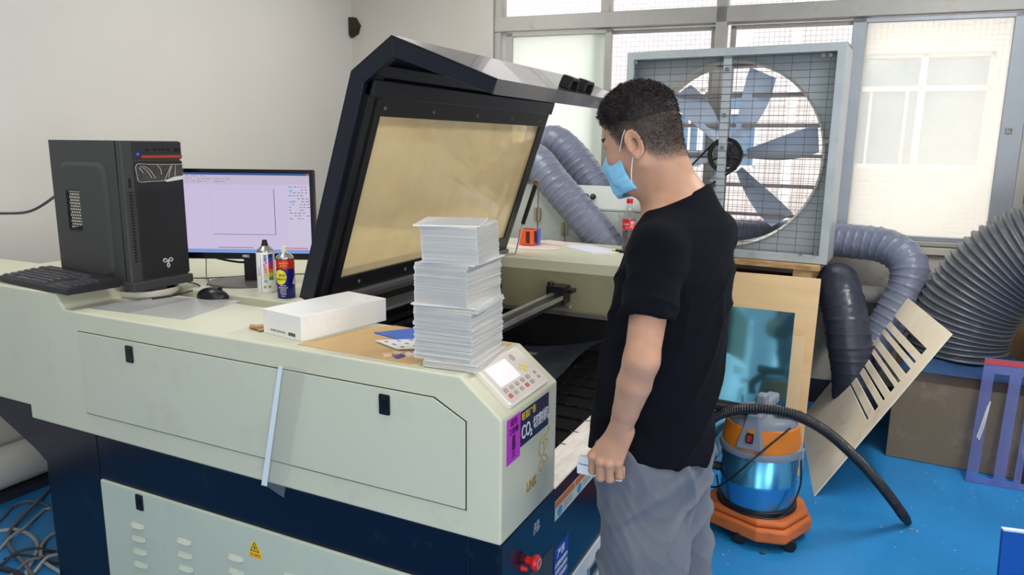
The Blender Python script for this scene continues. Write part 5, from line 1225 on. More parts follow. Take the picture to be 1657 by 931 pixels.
# debris on the floor
M_deb = [mat('debris_grey', (70, 66, 64), .8), mat('debris_white', (206, 206, 200), .7), mat('debris_pink', (190, 130, 110), .7)]
rd = random.Random(11)
q = MB()
for i in range(150):
    x = rd.uniform(-.7, .9); y = rd.uniform(2.5, 4.3); r_ = rd.uniform(.0012, .0035)
    q.sphere((x, y, r_*.4), r_, 5, 3, (1, rd.uniform(.5, 1.5), .5))
for i in range(60):
    x = rd.uniform(.55, 1.0); y = rd.uniform(3.85, 4.15); r_ = rd.uniform(.0008, .0024)
    q.sphere((x, y, r_*.4), r_, 5, 3, (1, rd.uniform(.5, 1.5), .5))
o = obj('floor_specks', q, M_deb[1]); tag(o, 'tiny pale specks and chips scattered on the blue floor', 'debris'); o['kind'] = 'stuff'
for i, (x, y, r_, k_, lab) in enumerate(((-.262, 2.95, .010, 0, 'dark lump of dirt on the floor in front of the vacuum cleaner'), (-.235, 2.99, .006, 0, 'small dark crumb on the floor beside the bigger lump'), (.30, 3.45, .006, 2, 'small pinkish crumb on the floor near the hose end'), (-.245, 3.06, .008, 0, 'dark crumb close to the vacuum caster'))):
    q = MB(); q.sphere((x, y, r_*.5), r_, 8, 5, (1.3, .9, .6)); tag(obj('dirt_crumb', q, M_deb[k_], smooth=True), lab, 'debris')

# cables on the floor, bottom left
M_c1 = mat('cable_grey', (96, 98, 102), .5); M_c2 = mat('cable_pale', (160, 160, 158), .5); M_c3 = mat('cable_dark', (40, 42, 48), .5)
def fc(pts, r, m, label): tag(obj('floor_cable', MB().tube([(x, y, z) for x, y, z in pts], r, 8, .02), m, smooth=True), label, 'cable')
for pts, r, m_, lab in (
    ([(-3.25, 1.60, .006), (-3.281, 1.692, .006), (-3.351, 1.781, .008), (-3.355, 1.834, .010), (-3.299, 1.866, .010), (-3.189, 1.859, .006), (-3.0, 1.80, .006)], .006, M_c1, 'grey floor cable making the farthest arc toward the white pipe'),
    ([(-3.42, 2.05, .006), (-3.377, 1.968, .006), (-3.286, 1.863, .02), (-3.231, 1.774, .015), (-3.164, 1.676, .01), (-3.087, 1.612, .01), (-2.995, 1.572, .012), (-2.891, 1.541, .02), (-2.777, 1.511, .012), (-2.65, 1.47, .006)], .008, M_c1, 'thick grey floor cable running the full length of the tangle'),
    ([(-3.0, 1.90, .006), (-3.194, 1.862, .006), (-3.182, 1.799, .006), (-3.103, 1.687, .016), (-3.075, 1.619, .02), (-3.044, 1.556, .006), (-3.0, 1.48, .006)], .006, M_c2, 'pale thin floor cable with a sharp bend in the middle of the tangle'),
    ([(-3.25, 1.60, .006), (-3.191, 1.641, .006), (-3.15, 1.673, .006), (-3.076, 1.68, .006), (-2.966, 1.655, .008), (-2.871, 1.598, .02), (-2.792, 1.512, .006), (-2.70, 1.45, .006)], .008, M_c2, 'thick pale floor cable curving toward the navy machine base'),
    ([(-2.90, 1.80, .006), (-2.966, 1.726, .006), (-2.937, 1.669, .006), (-2.879, 1.621, .018), (-2.792, 1.574, .014), (-2.65, 1.56, .006)], .0075, M_c2, 'short pale floor cable hooked close to the navy machine base'),
    ([(-2.93, 1.42, .006), (-2.917, 1.483, .006), (-2.915, 1.547, .03), (-2.873, 1.601, .03), (-2.825, 1.645, .006), (-2.75, 1.72, .006)], .006, M_c3, 'dark floor cable crossing on top of the tangle'),
    ([(-2.95, 1.52, .006), (-2.887, 1.543, .03), (-2.808, 1.561, .03), (-2.734, 1.595, .006), (-2.64, 1.64, .006)], .005, M_c3, 'thin dark floor cable lying straight near the navy base'),
    ([(-2.84, 1.40, .006), (-2.819, 1.473, .006), (-2.82, 1.533, .03), (-2.796, 1.563, .03), (-2.793, 1.619, .02), (-2.76, 1.70, .006)], .006, M_c1, 'grey floor cable nearest the lower left edge of the tangle'),
    ([(-3.0, 1.44, .008), (-2.893, 1.47, .010), (-2.811, 1.481, .010), (-2.70, 1.47, .008)], .009, M_c3, 'thick black floor cable at the very bottom left'),
    ([(-2.72, 1.42, .006), (-2.746, 1.501, .006), (-2.769, 1.568, .03), (-2.761, 1.608, .03), (-2.70, 1.70, .006)], .006, M_c2, 'pale floor cable closest to the foot of the navy base')):
    fc(pts, r, m_, lab)
# ================================================================ THE PERSON
def smin(a, b, k):
    h = np.maximum(k-np.abs(a-b), 0)/k
    return np.minimum(a, b)-h*h*k*.25
class Field:
    """a solid described by distances on a grid; net() gives its surface"""
    def __init__(s, lo, hi, h):
        s.lo = np.array(lo, float); s.h = h; s.n = np.ceil((np.array(hi)-s.lo)/h).astype(int)+1
        s.F = np.full(tuple(s.n), 1.0, np.float32)
    def sub(s, lo, hi):
        a = np.clip(np.floor((np.array(lo)-s.lo)/s.h).astype(int), 0, s.n); b = np.clip(np.ceil((np.array(hi)-s.lo)/s.h).astype(int)+1, 0, s.n)
        sl = tuple(slice(a[i], b[i]) for i in range(3))
        g = [((np.arange(a[i], b[i])*s.h+s.lo[i]).astype(np.float32)).reshape([-1 if j == i else 1 for j in range(3)]) for i in range(3)]
        return sl, g
    def put(s, fn, lo, hi, k, op='add'):
        sl, (x, y, z) = s.sub(lo, hi)
        if 0 in s.F[sl].shape: return
        d = fn(x, y, z).astype(np.float32)
        if op == 'add': s.F[sl] = smin(s.F[sl], d, k)
        elif op == 'sub': s.F[sl] = -smin(-s.F[sl], d, k)
        elif op == 'warp': s.F[sl] = s.F[sl]+d
    def cap(s, a, b, r0, r1=None, k=.012, op='add', flat=None):
        """round cone; flat=(axis, factor) squeezes it along an axis"""
        r1 = r0 if r1 is None else r1; a = np.array(a, float); b = np.array(b, float); m = max(r0, r1)+k+.02
        def fn(x, y, z):
            px, py, pz = x-a[0], y-a[1], z-a[2]; d = b-a; L = d@d+1e-9
            t = np.clip((px*d[0]+py*d[1]+pz*d[2])/L, 0, 1)
            qx, qy, qz = px-t*d[0], py-t*d[1], pz-t*d[2]
            if flat is not None:
                ax, fc_ = np.array(flat[0])/np.linalg.norm(flat[0]), flat[1]
                w = qx*ax[0]+qy*ax[1]+qz*ax[2]; q2 = qx*qx+qy*qy+qz*qz-w*w+(w*fc_)**2
            else: q2 = qx*qx+qy*qy+qz*qz
            return np.sqrt(q2)-(r0+(r1-r0)*t)
        s.put(fn, np.minimum(a, b)-m, np.maximum(a, b)+m, k, op)
    def ell(s, c, R, r, k=.012, op='add', pad=.03):
        """ellipsoid: centre, three axes (rows), radii"""
        c = np.array(c, float); R = np.array(R, float); r = np.array(r, float); m = max(r)+k+pad
        def fn(x, y, z):
            p = (x-c[0], y-c[1], z-c[2]); u = [(R[i][0]*p[0]+R[i][1]*p[1]+R[i][2]*p[2]) for i in range(3)]
            k0 = np.sqrt(sum((u[i]/r[i])**2 for i in range(3))); k1 = np.sqrt(sum((u[i]/r[i]**2)**2 for i in range(3)))+1e-6
            return k0*(k0-1)/k1
        s.put(fn, c-m, c+m, k, op)
    def net(s):
        F = s.F; I = F < 0; n = s.n
        cnt = sum(I[i:n[0]-1+i, j:n[1]-1+j, k:n[2]-1+k].astype(np.uint8) for i in (0, 1) for j in (0, 1) for k in (0, 1))
        act = (cnt > 0) & (cnt < 8); ii = np.argwhere(act); idx = np.full(act.shape, -1, np.int64); idx[act] = np.arange(len(ii))
        P = np.zeros((len(ii), 3)); C_ = np.zeros(len(ii)); co = [(i, j, k) for i in (0, 1) for j in (0, 1) for k in (0, 1)]
        val = {c: F[ii[:, 0]+c[0], ii[:, 1]+c[1], ii[:, 2]+c[2]] for c in co}
        for c in co:
            for ax in range(3):
                if c[ax]: continue
                d = list(c); d[ax] = 1; d = tuple(d); a, b = val[c], val[d]; m = (a < 0) != (b < 0)
                t = np.where(m, a/np.where(a-b == 0, 1, a-b), 0)
                for q in range(3): P[:, q] += np.where(m, c[q]+(t if q == ax else 0), 0)
                C_ += m
        P = P/C_[:, None]+ii; V = P*s.h+s.lo; Q = []
        for ax in range(3):
            o1, o2 = [q for q in range(3) if q != ax]
            a = I[tuple(slice(0, -1) if q == ax else slice(1, -1) for q in range(3))]; b = I[tuple(slice(1, None) if q == ax else slice(1, -1) for q in range(3))]
            e = np.argwhere(a != b); e[:, o1] += 1; e[:, o2] += 1
            def cell(d1, d2):
                q = e.copy(); q[:, o1] -= d1; q[:, o2] -= d2; return idx[q[:, 0], q[:, 1], q[:, 2]]
            quad = np.stack([cell(0, 0), cell(1, 0), cell(1, 1), cell(0, 1)], 1)
            ins = I[e[:, 0], e[:, 1], e[:, 2]]; flip = ins if ax != 1 else ~ins
            quad[~flip] = quad[~flip][:, ::-1]; Q.append(quad)
        Q = np.concatenate(Q); return V, Q
def netobj(name, fld, m, parent, relax=1, color=None):
    V, Q = fld.net()
    for _ in range(relax):
        A = np.zeros_like(V); c = np.zeros(len(V))
        for i in range(4):
            a, b = Q[:, i], Q[:, (i+1) % 4]; np.add.at(A, a, V[b]); np.add.at(c, a, 1); np.add.at(A, b, V[a]); np.add.at(c, b, 1)
        V = V*.5+.5*A/np.maximum(c, 1)[:, None]
    inv = np.array(wmat(parent).inverted()); W = V@inv[:3, :3].T+inv[:3, 3]
    me = bpy.data.meshes.new(name); me.vertices.add(len(W)); me.vertices.foreach_set('co', W.ravel())
    me.loops.add(len(Q)*4); me.loops.foreach_set('vertex_index', Q.ravel().astype(np.int32))
    me.polygons.add(len(Q)); me.polygons.foreach_set('loop_start', np.arange(0, len(Q)*4, 4, dtype=np.int32)); me.polygons.foreach_set('loop_total', np.full(len(Q), 4, np.int32))
    me.update(calc_edges=True); me.polygons.foreach_set('use_smooth', np.ones(len(Q), bool))
    if color is not None:
        ca = me.color_attributes.new('Col', 'FLOAT_COLOR', 'POINT'); c = np.ones((len(V), 4)); c[:, :3] = color(V); ca.data.foreach_set('color', c.ravel())
    me.materials.append(m); o = bpy.data.objects.new(name, me); COL.objects.link(o); o.parent = parent
    return o, V, Q

man = thing('person', 'person in black t-shirt, grey trousers and blue face mask looking down at the machine', 'person', (-.41, 1.72, 0))
zz_ = np.array((0, 0, 1.))
# head frame
yaw_h = radians(9); f0 = np.array((-cos(yaw_h), sin(yaw_h), 0)); tl_ = radians(21)
hf = f0*cos(tl_)-zz_*sin(tl_); hu = zz_*cos(tl_)+f0*sin(tl_); hl = np.cross(hu, hf)     # forward, up, left
HC = np.array((-.502, 1.722, 1.684)); HR = [hf, hl, hu]
def HP(f, l, u): return HC+hf*f+hl*l+hu*u
# torso frame
tf = np.array((-cos(radians(20)), sin(radians(20)), 0)); tlft = np.array((-sin(radians(20)), -cos(radians(20)), 0))
SHL = np.array((-.408, 1.580, 1.424)); SHR = np.array((-.352, 1.868, 1.436))
EL, WL_ = np.array((-.408, 1.487, 1.197)), np.array((-.461, 1.525, 1.012))
ER, WR_ = np.array((-.405, 1.930, 1.190)), np.array((-.520, 1.925, 1.02))
H = Field((-.68, 1.40, .56), (-.20, 2.02, 1.81), .0024)
# skull, face, jaw
H.ell(HC+hu*.012+hf*.000, HR, (.088, .075, .088), .02)
H.ell(HP(-.020, 0, .0), HR, (.072, .072, .078), .02)
H.ell(HP(.020, 0, -.060), HR, (.066, .061, .075), .03)
H.ell(HP(.045, 0, -.112), HR, (.036, .036, .026), .035)          # chin
for s_ in (1, -1):
    H.cap(HP(-.005, .052*s_, -.082), HP(.050, .020*s_, -.118), .017, .014, .03)   # jaw line
    H.ell(HP(.058, .040*s_, -.050), HR, (.022, .022, .020), .03)                  # cheek
    H.ell(HP(.073, .030*s_, -.010), HR, (.010, .022, .007), .015)                 # brow
    H.ell(HP(.086, .033*s_, -.030), HR, (.012, .017, .011), .006, op='sub')       # eye socket
    H.ell(HP(.068, .032*s_, -.030), HR, (.0145, .0145, .0130), .006)              # eye with lowered lid
H.cap(HP(.074, 0, -.018), HP(.096, 0, -.056), .009, .012, .014)                   # nose
H.ell(HP(.098, 0, -.058), HR, (.012, .017, .010), .012)
H.ell(HP(.086, 0, -.088), HR, (.012, .024, .010), .012)                           # lips
# ears
for s_ in (1, -1):
    E0 = HP(-.008, .073*s_, -.040)
    er_f = (hf*.93-hu*.15); er_f /= np.linalg.norm(er_f); er_l = hl*s_+(-er_f)*.45; er_l = er_l/np.linalg.norm(er_l); er_f = np.cross(er_l, np.cross(er_f, er_l)); er_f /= np.linalg.norm(er_f); er_u = np.cross(er_l, er_f)*(1 if np.dot(np.cross(er_l, er_f), hu) > 0 else -1)
    H.ell(E0+er_l*.004, [er_f, er_l, er_u], (.019, .0075, .033), .006)
    H.ell(E0+er_l*.012+er_f*.003+er_u*.001, [er_f, er_l, er_u], (.0120, .010, .021), .002, op='sub')
    for t0 in range(10):
        q0, q1 = radians(20+24*t0), radians(20+24*(t0+1))
        H.cap(E0+er_l*.010+er_f*.0165*cos(q0)+er_u*.030*sin(q0), E0+er_l*.010+er_f*.0165*cos(q1)+er_u*.030*sin(q1), .0036, .0036, .002)
    H.ell(E0+er_l*.007+er_f*.006-er_u*.027, [er_f, er_l, er_u], (.009, .005, .010), .005)   # lobe
    H.ell(E0+er_l*.006+er_f*.014-er_u*.004, [er_f, er_l, er_u], (.004, .004, .007), .004)   # tragus
# neck and torso core
NB = np.array((-.400, 1.735, 1.49))
H.cap(HP(-.018, 0, -.050), NB, .052, .058, .03); H.cap(HP(-.040, 0, -.030), NB+np.array((.004, 0, .03)), .042, .050, .02)
H.cap(HP(.02, 0, -.09), NB+tf*.03, .034, .046, .03)
H.cap(NB+zz_*.0, SHL+np.array((0, .02, -.005)), .060, .048, .05); H.cap(NB, SHR+np.array((0, -.02, -.005)), .060, .048, .05)
H.cap(NB-zz_*.06+np.array((.01, 0, 0)), (-.40, 1.722, 1.25), .075, .09, .06, flat=(tlft, .62)); H.cap((-.40, 1.722, 1.25), (-.425, 1.72, .92), .088, .088, .06, flat=(tlft, .72))
# arms
for S_, E_1, W_1 in ((SHL, EL, WL_), (SHR, ER, WR_)):
    H.cap(S_, E_1*.45+S_*.55, .046, .042, .004); H.cap(E_1*.45+S_*.55, E_1, .042, .037, .004)
    fm_ = E_1*.68+W_1*.32; H.cap(E_1, fm_, .0375, .0380, .014); H.cap(fm_, E_1*.3+W_1*.7, .0385, .030, .004); H.cap(E_1*.3+W_1*.7, W_1, .030, .0255, .004, flat=((0, 1, 0), 1.12))
# hands: knuckles K, fingers hanging and curling inwards (towards the body)
def hand(W_1, K, ins, thumb, tipdrop=0):
    K = [np.array(k_, float) for k_ in K]; ins = np.array(ins, float)
    for i, k_ in enumerate(K):
        base = W_1+(K[i]-K[1])*np.array((.42, .42, .3))
        H.cap(base, k_-(k_-base)*.08, .0165, .0125 if i < 3 else .0118, .012, flat=((0, 1, 0), 1.15))
    rad = (.0100, .0104, .0100, .0088); L1 = (.040, .043, .040, .034); L2 = (.022, .024, .022, .018)
    for i, k_ in enumerate(K):
        sp_ = (i-1.5)*.0015
        p1 = k_+np.array((sp_, .002, -L1[i]))+ins*.004; p2 = p1+ins*L2[i]*.85+np.array((0, 0, -L2[i]*.35)); p3 = p2+ins*.008+np.array((0, 0, .016))
        H.cap(k_, p1, rad[i]*1.08, rad[i], .0035); H.cap(p1, p2, rad[i], rad[i]*.92, .0035); H.cap(p2, p3, rad[i]*.92, rad[i]*.8, .0035)
        H.ell(k_-ins*.0025, np.eye(3), (rad[i]*1.15, rad[i]*1.1, rad[i]*1.1), .006)
    T_ = [np.array(t_, float) for t_ in thumb]
    for a, b_, r0, r1 in ((T_[0], T_[1], .0165, .0135), (T_[1], T_[2], .0125, .0110), (T_[2], T_[3], .0110, .0090)): H.cap(a, b_, r0, r1, .008)
hand(WL_, [(-.520, 1.519, .944), (-.499, 1.511, .938), (-.478, 1.511, .936), (-.459, 1.518, .938)], (0, 1, 0), [(-.478, 1.535, .985), (-.512, 1.552, .958), (-.524, 1.566, .930), (-.518, 1.578, .906)])
hand(WR_, [(-.600, 1.935, .972), (-.592, 1.940, .952), (-.583, 1.940, .934), (-.573, 1.936, .918)], (-.3, -.95, 0), [(-.55, 1.905, 1.01), (-.585, 1.895, .995), (-.605, 1.885, .975), (-.61, 1.878, .955)])
# legs under the trousers
HIPL, KNL, ANL = np.array((-.440, 1.665, .86)), np.array((-.415, 1.630, .49)), np.array((-.395, 1.630, .09))
HIPR, KNR, ANR = np.array((-.402, 1.792, .86)), np.array((-.372, 1.815, .49)), np.array((-.345, 1.820, .09))
for a, b_, c_ in ((HIPL, KNL, ANL), (HIPR, KNR, ANR)):
    H.cap(a, b_, .080, .052, .03); H.cap(b_, b_*.6+c_*.4, .052, .050, .02); H.cap(b_*.6+c_*.4, c_, .048, .034, .02); H.cap(c_, c_+np.array((-.10, .01, -.05)), .034, .028, .02)
skin = np.array(lin((188, 143, 116))[:3]); skin2 = np.array(lin((206, 150, 122))[:3]); stub = np.array(lin((98, 80, 68))[:3]); dark = np.array(lin((36, 30, 29))[:3])
def sst(a, b, x): t = np.clip((x-a)/(b-a), 0, 1); return t*t*(3-2*t)
def headcoords(V): d = V-HC; return d@hf, d@hl, d@hu
def hairmask(V):
    """1 where the scalp has short hair, fading at the hairline"""
    f, l, u = headcoords(V); al = np.abs(l)
    hl_ = np.where(f > .060, .042+(f-.060)*.2, np.where(f > .022, .042-(.060-f)/.038*.030, np.where(f > .006, -.030, np.where(f > -.030, -.012-(.006-f)*1.4, -.085-(-.030-f)*.35))))
    # smooth borders
    hl_ = np.interp(f, HLX, HLY)
    return sst(hl_-.010, hl_+.022, u), u-hl_
HLX, HLY = ([-.12, -.060, -.040, -.030, -.018, -.004, .010, .024, .034, .050, .064, .09, .12], [-.098, -.094, -.088, -.074, -.050, -.028, -.034, -.040, -.026, .010, .034, .046, .05])
def body_col(V):
    m, d = hairmask(V); n = np.sin(V@np.array((90, 60, 75.)))*np.sin(V@np.array((-50, 110, 65.)))*.04
    c = skin[None]*(1+n[:, None])
    f, l, u = headcoords(V)
    inhead = (u > -.13) & (np.abs(l) < .12) & (V[:, 2] > 1.5)
    w = (m*inhead)[:, None]; lev = sst(.01, .065, d)[:, None]
    ear = ((np.abs(l) > .0775) & (np.abs(f+.004) < .028) & (u < -.006) & (u > -.085))[:, None]
    w = np.where(ear, 0, w)
    c = c*(1-w)+(stub*.9*(1-lev)+dark*lev)*w*.92+c*w*.08
    er_ = np.clip(1-np.abs(V[:, 2]-1.65)/.06, 0, 1)[:, None]*ear; c = c*(1-er_*.25)+skin2*er_*.25
    kn = np.exp(-((V[:, 2]-.938)/.012)**2)[:, None]*(V[:, 1] < 1.56)[:, None]*(V[:, 0] < -.44)[:, None]; c = c*(1-kn*.35)+skin2*kn*.35
    return c
M_skin = mat('skin', (214, 168, 138), .46, attr='Col', subs=.12, bump=.12, bscale=260, var=.06, vscale=40)
body, BV, BQ = netobj('body', H, M_skin, man, 1, body_col); del H.F
# brow and lashes on the visible side
for s_ in (1,):
    q = MB(); q.tube([HP(.088, .020*s_, .000), HP(.084, .034*s_, .006), HP(.070, .048*s_, .002)], .0028, 6, .004); obj('eyebrow', q, mat('hair_dark', (34, 28, 28), .6), man, smooth=True)
    q = MB(); q.tube([HP(.0865, .022*s_, -.031), HP(.0845, .034*s_, -.034), HP(.0740, .045*s_, -.031)], .0008, 5, .003); obj('eyelashes', q, MATS['hair_dark'], man, smooth=True)

# hair: a bumpy cap that thickens to the crown, plus strands
HF = Field(HC-.15, HC+.15, .003)
def hairfn(x, y, z):
    px, py, pz = x-HC[0], y-HC[1], z-HC[2]
    f = px*hf[0]+py*hf[1]+pz*hf[2]; l = px*hl[0]+py*hl[1]+pz*hl[2]; u = px*hu[0]+py*hu[1]+pz*hu[2]
    def e(cf, cu, a, b_, c_):
        k0 = np.sqrt(((f-cf)/a)**2+(l/b_)**2+((u-cu)/c_)**2); k1 = np.sqrt(((f-cf)/a**2)**2+(l/b_**2)**2+((u-cu)/c_**2)**2)+1e-6; return k0*(k0-1)/k1
    d = smin(e(.000, .012, .088, .075, .088), e(-.020, 0, .072, .072, .078), .02)
    hb_ = np.interp(f, HLX, HLY); t = .0120*sst(.02, .085, u-hb_+.05*np.clip((f-.045)/.03, 0, 1))*np.clip((u-.002)/.055, 0, 1)
    n = .0022*np.sin(150*f+60*l)*np.sin(120*l-90*f+3)*np.sin(100*u+70*f)
    return np.maximum(d-(t-.0014)-n*np.clip((u-.03)/.03, 0, 1), -(d+.014))
HF.put(hairfn, HC-.14, HC+.14, .001)
M_hair = mat('hair', (44, 36, 35), .55, spec=.4, var=.4, vscale=90, bump=.5, bscale=300, stretch=(1, 1, 1))
hair, HV, _ = netobj('hair', HF, M_hair, man, 1)
rs = np.random.default_rng(4); VV = BV
sel = np.where((VV[:, 2] > 1.58))[0]; mm, dd = hairmask(VV[sel]); fch, lch, uch = headcoords(VV[sel])
earz = (np.abs(lch) > .0775) & (np.abs(fch+.004) < .028) & (uch < -.006)
sel = sel[(mm > .25) & ~earz]; pick = rs.choice(sel, 15000)
P_ = VV[pick]+rs.normal(0, .0014, (15000, 3))
Hf, Hl, Hu = headcoords(HV); hv = HV[(Hu-np.interp(Hf, HLX, HLY) > .015) & (Hu > .008)]; P_ = np.concatenate([P_, hv[rs.integers(0, len(hv), 16000)]+rs.normal(0, .0012, (16000, 3))])
f_, l_, u_ = headcoords(P_); _, d2 = hairmask(P_); capm = np.arange(len(P_)) >= 15000
nor = (P_-(HC-hu*.005)); nor /= np.linalg.norm(nor, axis=1)[:, None]
top = np.clip((u_-.015)/.04, 0, 1)
ln_ = np.where(capm, .002+.008*rs.uniform(.2, 1.2, len(P_))*np.clip(.25+top, 0, 1), .0025+.0035*sst(.0, .05, d2)+.010*top*rs.uniform(.6, 1.15, len(P_)))
dr_ = nor*(.75+.25*top[:, None])+hf*(.25*top[:, None])-hu*(.45*(1-top[:, None]))+rs.normal(0, .35, P_.shape); dr_ /= np.linalg.norm(dr_, axis=1)[:, None]
side = np.cross(dr_, rs.normal(0, 1, P_.shape)); side /= np.linalg.norm(side, axis=1)[:, None]
w_ = (.00035+.00045*top)[:, None]
P1_ = P_+dr_*ln_[:, None]*.6; P2_ = P1_+(dr_*.7+hf*.3*top[:, None]-hu*.25)*ln_[:, None]*.45
vs = np.stack([P_-side*w_, P_+side*w_, P1_+side*w_*.8, P1_-side*w_*.8, P2_], 1).reshape(-1, 3)
inv = np.array(wmat(man).inverted()); vs = vs@inv[:3, :3].T+inv[:3, 3]
b0 = np.arange(len(P_))*5
faces = [tuple(x) for x in np.stack([b0, b0+1, b0+2, b0+3], 1).tolist()]+[tuple(x) for x in np.stack([b0+3, b0+2, b0+4], 1).tolist()]
me = bpy.data.meshes.new('hair_strands'); me.from_pydata(vs.tolist(), [], faces); me.materials.append(M_hair)
hs2 = bpy.data.objects.new('short_strands', me); COL.objects.link(hs2); hs2.parent = hair

# face mask
MF = Field(HC-.2, HC+.16, .0028)
def fmask(x, y, z):
    px, py, pz = x-HC[0], y-HC[1], z-HC[2]
    f = px*hf[0]+py*hf[1]+pz*hf[2]; l = px*hl[0]+py*hl[1]+pz*hl[2]; u = px*hu[0]+py*hu[1]+pz*hu[2]; al = np.abs(l)
    def e(cf, cu, a, b_, c_, cl=0):
        k0 = np.sqrt(((f-cf)/a)**2+((al-cl)/b_)**2+((u-cu)/c_)**2); k1 = np.sqrt(((f-cf)/a**2)**2+((al-cl)/b_**2)**2+((u-cu)/c_**2)**2)+1e-6; return k0*(k0-1)/k1
    d = e(.028, -.075, .070, .062, .072); d = smin(d, e(.085, -.062, .028, .020, .022), .03); d = smin(d, e(.062, -.118, .036, .036, .030), .03); d = smin(d, e(.050, -.10, .030, .055, .05), .03)
    pl_ = .0022*np.abs(((u+.1)/.017+.5*np.sin(16*al)) % 1-.5)+.0028*np.sin(al*130+u*70)*np.exp(-((al-.048)/.016)**2)
    d = d-.005-pl_
    top_ = u-(-.024-.35*al); bot = (-.138+.25*np.maximum(al-.03, 0))-u; back = (.033+.14*(u+.10))-f
    return np.maximum(np.maximum(d, -(d+.009)), np.maximum(np.maximum(top_, bot), back))
MF.put(fmask, HC-.19, HC+.15, .001)
mk, _, _ = netobj('face_mask', MF, mat('mask_blue', (132, 192, 224), .7, var=.06, vscale=30, bump=.15, bscale=120), man, 1)
lm = mat('mask_loop_white', (232, 232, 230), .7)
obj('ear_loop', MB().tube([HP(.046, .060, -.052), HP(.030, .0685, -.035), HP(.012, .078, -.014), HP(.000, .082, -.003)], .0014, 6, .004), lm, mk, smooth=True)
obj('ear_loop', MB().tube([HP(.034, .054, -.120), HP(.026, .064, -.105), HP(.012, .072, -.080), HP(-.002, .080, -.062)], .0014, 6, .004), lm, mk, smooth=True)

# t-shirt
TS = Field((-.66, 1.42, .86), (-.16, 2.04, 1.60), .0036)
SEC = np.array([(.86, -.438, 1.722, .136, .152), (.95, -.440, 1.722, .137, .152), (1.05, -.433, 1.724, .134, .154), (1.15, -.421, 1.726, .128, .157), (1.25, -.410, 1.728, .122, .162), (1.35, -.400, 1.728, .112, .166), (1.42, -.394, 1.730, .096, .156), (1.47, -.384, 1.733, .082, .135), (1.51, -.386, 1.735, .068, .088), (1.56, -.392, 1.735, .056, .062), (1.60, -.40, 1.735, .05, .055)])
def torso(x, y, z):
    cx = np.interp(z, SEC[:, 0], SEC[:, 1]); cy = np.interp(z, SEC[:, 0], SEC[:, 2]); a = np.interp(z, SEC[:, 0], SEC[:, 3]); b_ = np.interp(z, SEC[:, 0], SEC[:, 4])
    u = (x-cx)*tf[0]+(y-cy)*tf[1]; v = (x-cx)*tlft[0]+(y-cy)*tlft[1]
    k0 = (np.abs(u/a)**2.25+np.abs(v/b_)**2.25)**(1/2.25); return (k0-1)*np.minimum(a, b_)*.9
TS.put(torso, (-.66, 1.42, .86), (-.16, 2.04, 1.60), .001)
for S_, E_1 in ((SHL, EL), (SHR, ER)):
    hm_ = S_*.38+E_1*.62+np.array((0, -.004 if S_ is SHL else .004, 0)); d_ = (E_1-S_)/np.linalg.norm(E_1-S_)
    TS.cap(NB+zz_*-.02, S_+np.array((0, 0, .000)), .056, .055, .05)
    TS.cap(S_, hm_, .056, .060, .02)
    # cut the sleeve square and hollow it
    def cutfn(x, y, z, hm_=hm_, d_=d_):
        t = (x-hm_[0])*d_[0]+(y-hm_[1])*d_[1]+(z-hm_[2])*d_[2]
        r_ = np.sqrt(np.maximum((x-hm_[0])**2+(y-hm_[1])**2+(z-hm_[2])**2-t*t, 0))
        return np.maximum(-(t), r_-.085)
    sgn = -1 if S_ is SHL else 1
    TS.put(lambda x, y, z: np.maximum(cutfn(x, y, z), (-sgn*(y-(hm_[1]-sgn*.052)))), hm_-.1, hm_+.1, .003, 'sub')
    TS.cap(hm_-d_*.012, hm_+d_*.04, .046, .048, .003, 'sub')
    # hem ring
    a1 = np.cross(d_, zz_); a1 /= np.linalg.norm(a1); a2 = np.cross(d_, a1)
# neck opening
TS.put(lambda x, y, z: (1.541+.34*(x+.395)-.010*np.abs(y-1.735)/.05)-z, (-.66, 1.42, 1.40), (-.16, 2.04, 1.60), .004, 'sub')
# lower hem: hollow and slight slant
def hemcut(x, y, z): return z-(.905-.2*(y-1.66)+.004*np.sin(22*x))+0*x*y
TS.put(hemcut, (-.66, 1.42, .86), (-.16, 2.04, .95), .003, 'sub')
TS.put(lambda x, y, z: np.maximum(torso(x, y, z)+.020, z-.925), (-.66, 1.42, .86), (-.16, 2.04, .96), .003, 'sub')
def folds(x, y, z):
    u = (x+.40)*tf[0]+(y-1.72)*tf[1]; v = (x+.40)*tlft[0]+(y-1.72)*tlft[1]
    w1 = np.sin(26*v+9*z+2.2*np.sin(7*z+5*u)); w2 = np.sin(34*z+22*u+14*v+2*np.sin(9*z)); w3 = np.sin(48*(z*.75+u*.5)+3*np.sin(12*v))
    lowb = np.clip((1.42-z)/.25, 0, 1)
    r = .0085*(1-np.abs(w1))**2.2*lowb*-1-.0035*np.abs(w2)**2*np.clip((1.25-z)/.2, 0, 1)-.006*(1-np.abs(w3))**2*np.exp(-((z-1.31)/.10)**2)
    arm = np.exp(-(((y-1.53)/.05)**2))*np.clip((1.42-z)/.05, 0, 1)
    return r*(1-.4*arm)-.0030*np.abs(np.sin(38*z+30*x+12*y))**2*arm
TS.put(folds, (-.66, 1.42, .88), (-.16, 2.04, 1.50), 1, 'warp')
M_ts = mat('black_cotton', (7, 9, 17), .95, spec=.2, var=.06, vscale=6, bump=.12, bscale=300)
ts, _, _ = netobj('t_shirt', TS, M_ts, man, 2)
# collar rib
q = MB(); ring = []
for i in range(25):
    t = 2*pi*i/24; x = -.396+.056*cos(t); y = 1.735+.062*sin(t); ring.append((x, y, 1.538+.34*(x+.395)-.010*abs(y-1.735)/.05))
q.tube(ring, .0065, 8, .01, cap=False); obj('collar', q, M_ts, man, smooth=True)

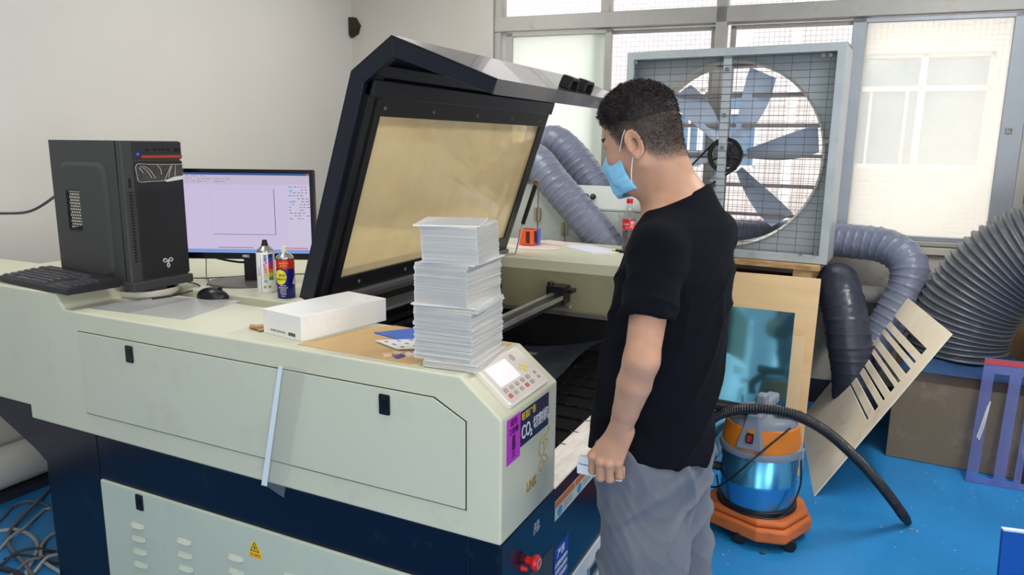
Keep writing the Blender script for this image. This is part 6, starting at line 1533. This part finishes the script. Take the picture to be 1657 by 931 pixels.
# trousers
TR = Field((-.64, 1.46, .04), (-.18, 2.0, 1.0), .0042)
TR.cap((-.425, 1.72, .96), (-.425, 1.72, .88), .100, .108, .03, flat=(tlft, .72))
for a, b_, c_ in ((HIPL, KNL, ANL), (HIPR, KNR, ANR)):
    TR.cap(a, b_, .098, .084, .045); TR.cap(b_, c_+np.array((0, 0, .01)), .085, .070, .03)
TR.cap(KNL+np.array((-.02, -.01, .20)), KNL+np.array((-.015, -.005, .02)), .080, .083, .04)
def crease(x, y, z):
    w = np.sin(13*z+24*x+14*y+1.8*np.sin(9*z+10*x)); w2 = np.sin(14*x-22*z+12*y+2*np.sin(8*z+5*y)); w3 = np.sin(62*z+14*np.sin(9*x+7*y))
    return -.013*(1-np.abs(w))**1.8-.012*(1-np.abs(w2))**2*np.clip((.90-z)/.1, 0, 1)-.0025*(1-np.abs(w3))**2-.002*(1-np.abs(np.sin(40*x+16*z+30*y+2*np.sin(20*z))))**3
TR.put(crease, (-.64, 1.46, .04), (-.18, 2.0, .95), 1, 'warp')
M_tr = mat('grey_trousers_cloth', (96, 100, 110), .8, sheen=.1, var=.08, vscale=8, bump=.12, bscale=260)
tro, _, _ = netobj('trousers', TR, M_tr, man, 2)
for foot, an in (('l', ANL), ('r', ANR)):
    FX_ = Field(an-np.array((.25, .09, .12)), an+np.array((.09, .09, .06)), .0045)
    FX_.cap(an+np.array((.03, 0, -.045)), an+np.array((-.10, .008, -.052)), .042, .042, .03); FX_.cap(an+np.array((-.10, .008, -.055)), an+np.array((-.17, .012, -.06)), .042, .030, .03)
    FX_.cap(an+np.array((0, 0, .0)), an+np.array((0, 0, -.04)), .042, .045, .03)
    FX_.put(lambda x, y, z: z-.004+0*x*y, an-np.array((.25, .09, .12)), an+np.array((.09, .09, .06)), .002, 'sub')
    netobj('shoe', FX_, mat('shoe_dark', (46, 44, 46), .6), man, 1)
hb_ = thing('white_blocks', 'two small white plastic blocks held in the left hand of the person', 'block', (-.53, 1.60, .86))
q = MB(frame((-.566, 1.545, .902), Vector((1, -.05, 0)), Vector((.05, 1, 0)), Vector((0, 0, 1)))); q.box(0, .060, 0, .016, .003, .020); obj('upper_block', q, mat('white_plastic', (226, 232, 236), .35), hb_, bevel=.002)
q = MB(frame((-.569, 1.545, .900), Vector((1, -.05, .04)), Vector((.05, 1, 0)), Vector((-.04, 0, 1)))); q.box(0, .112, 0, .016, -.022, .001); obj('lower_block', q, MATS['white_plastic'], hb_, bevel=.002)
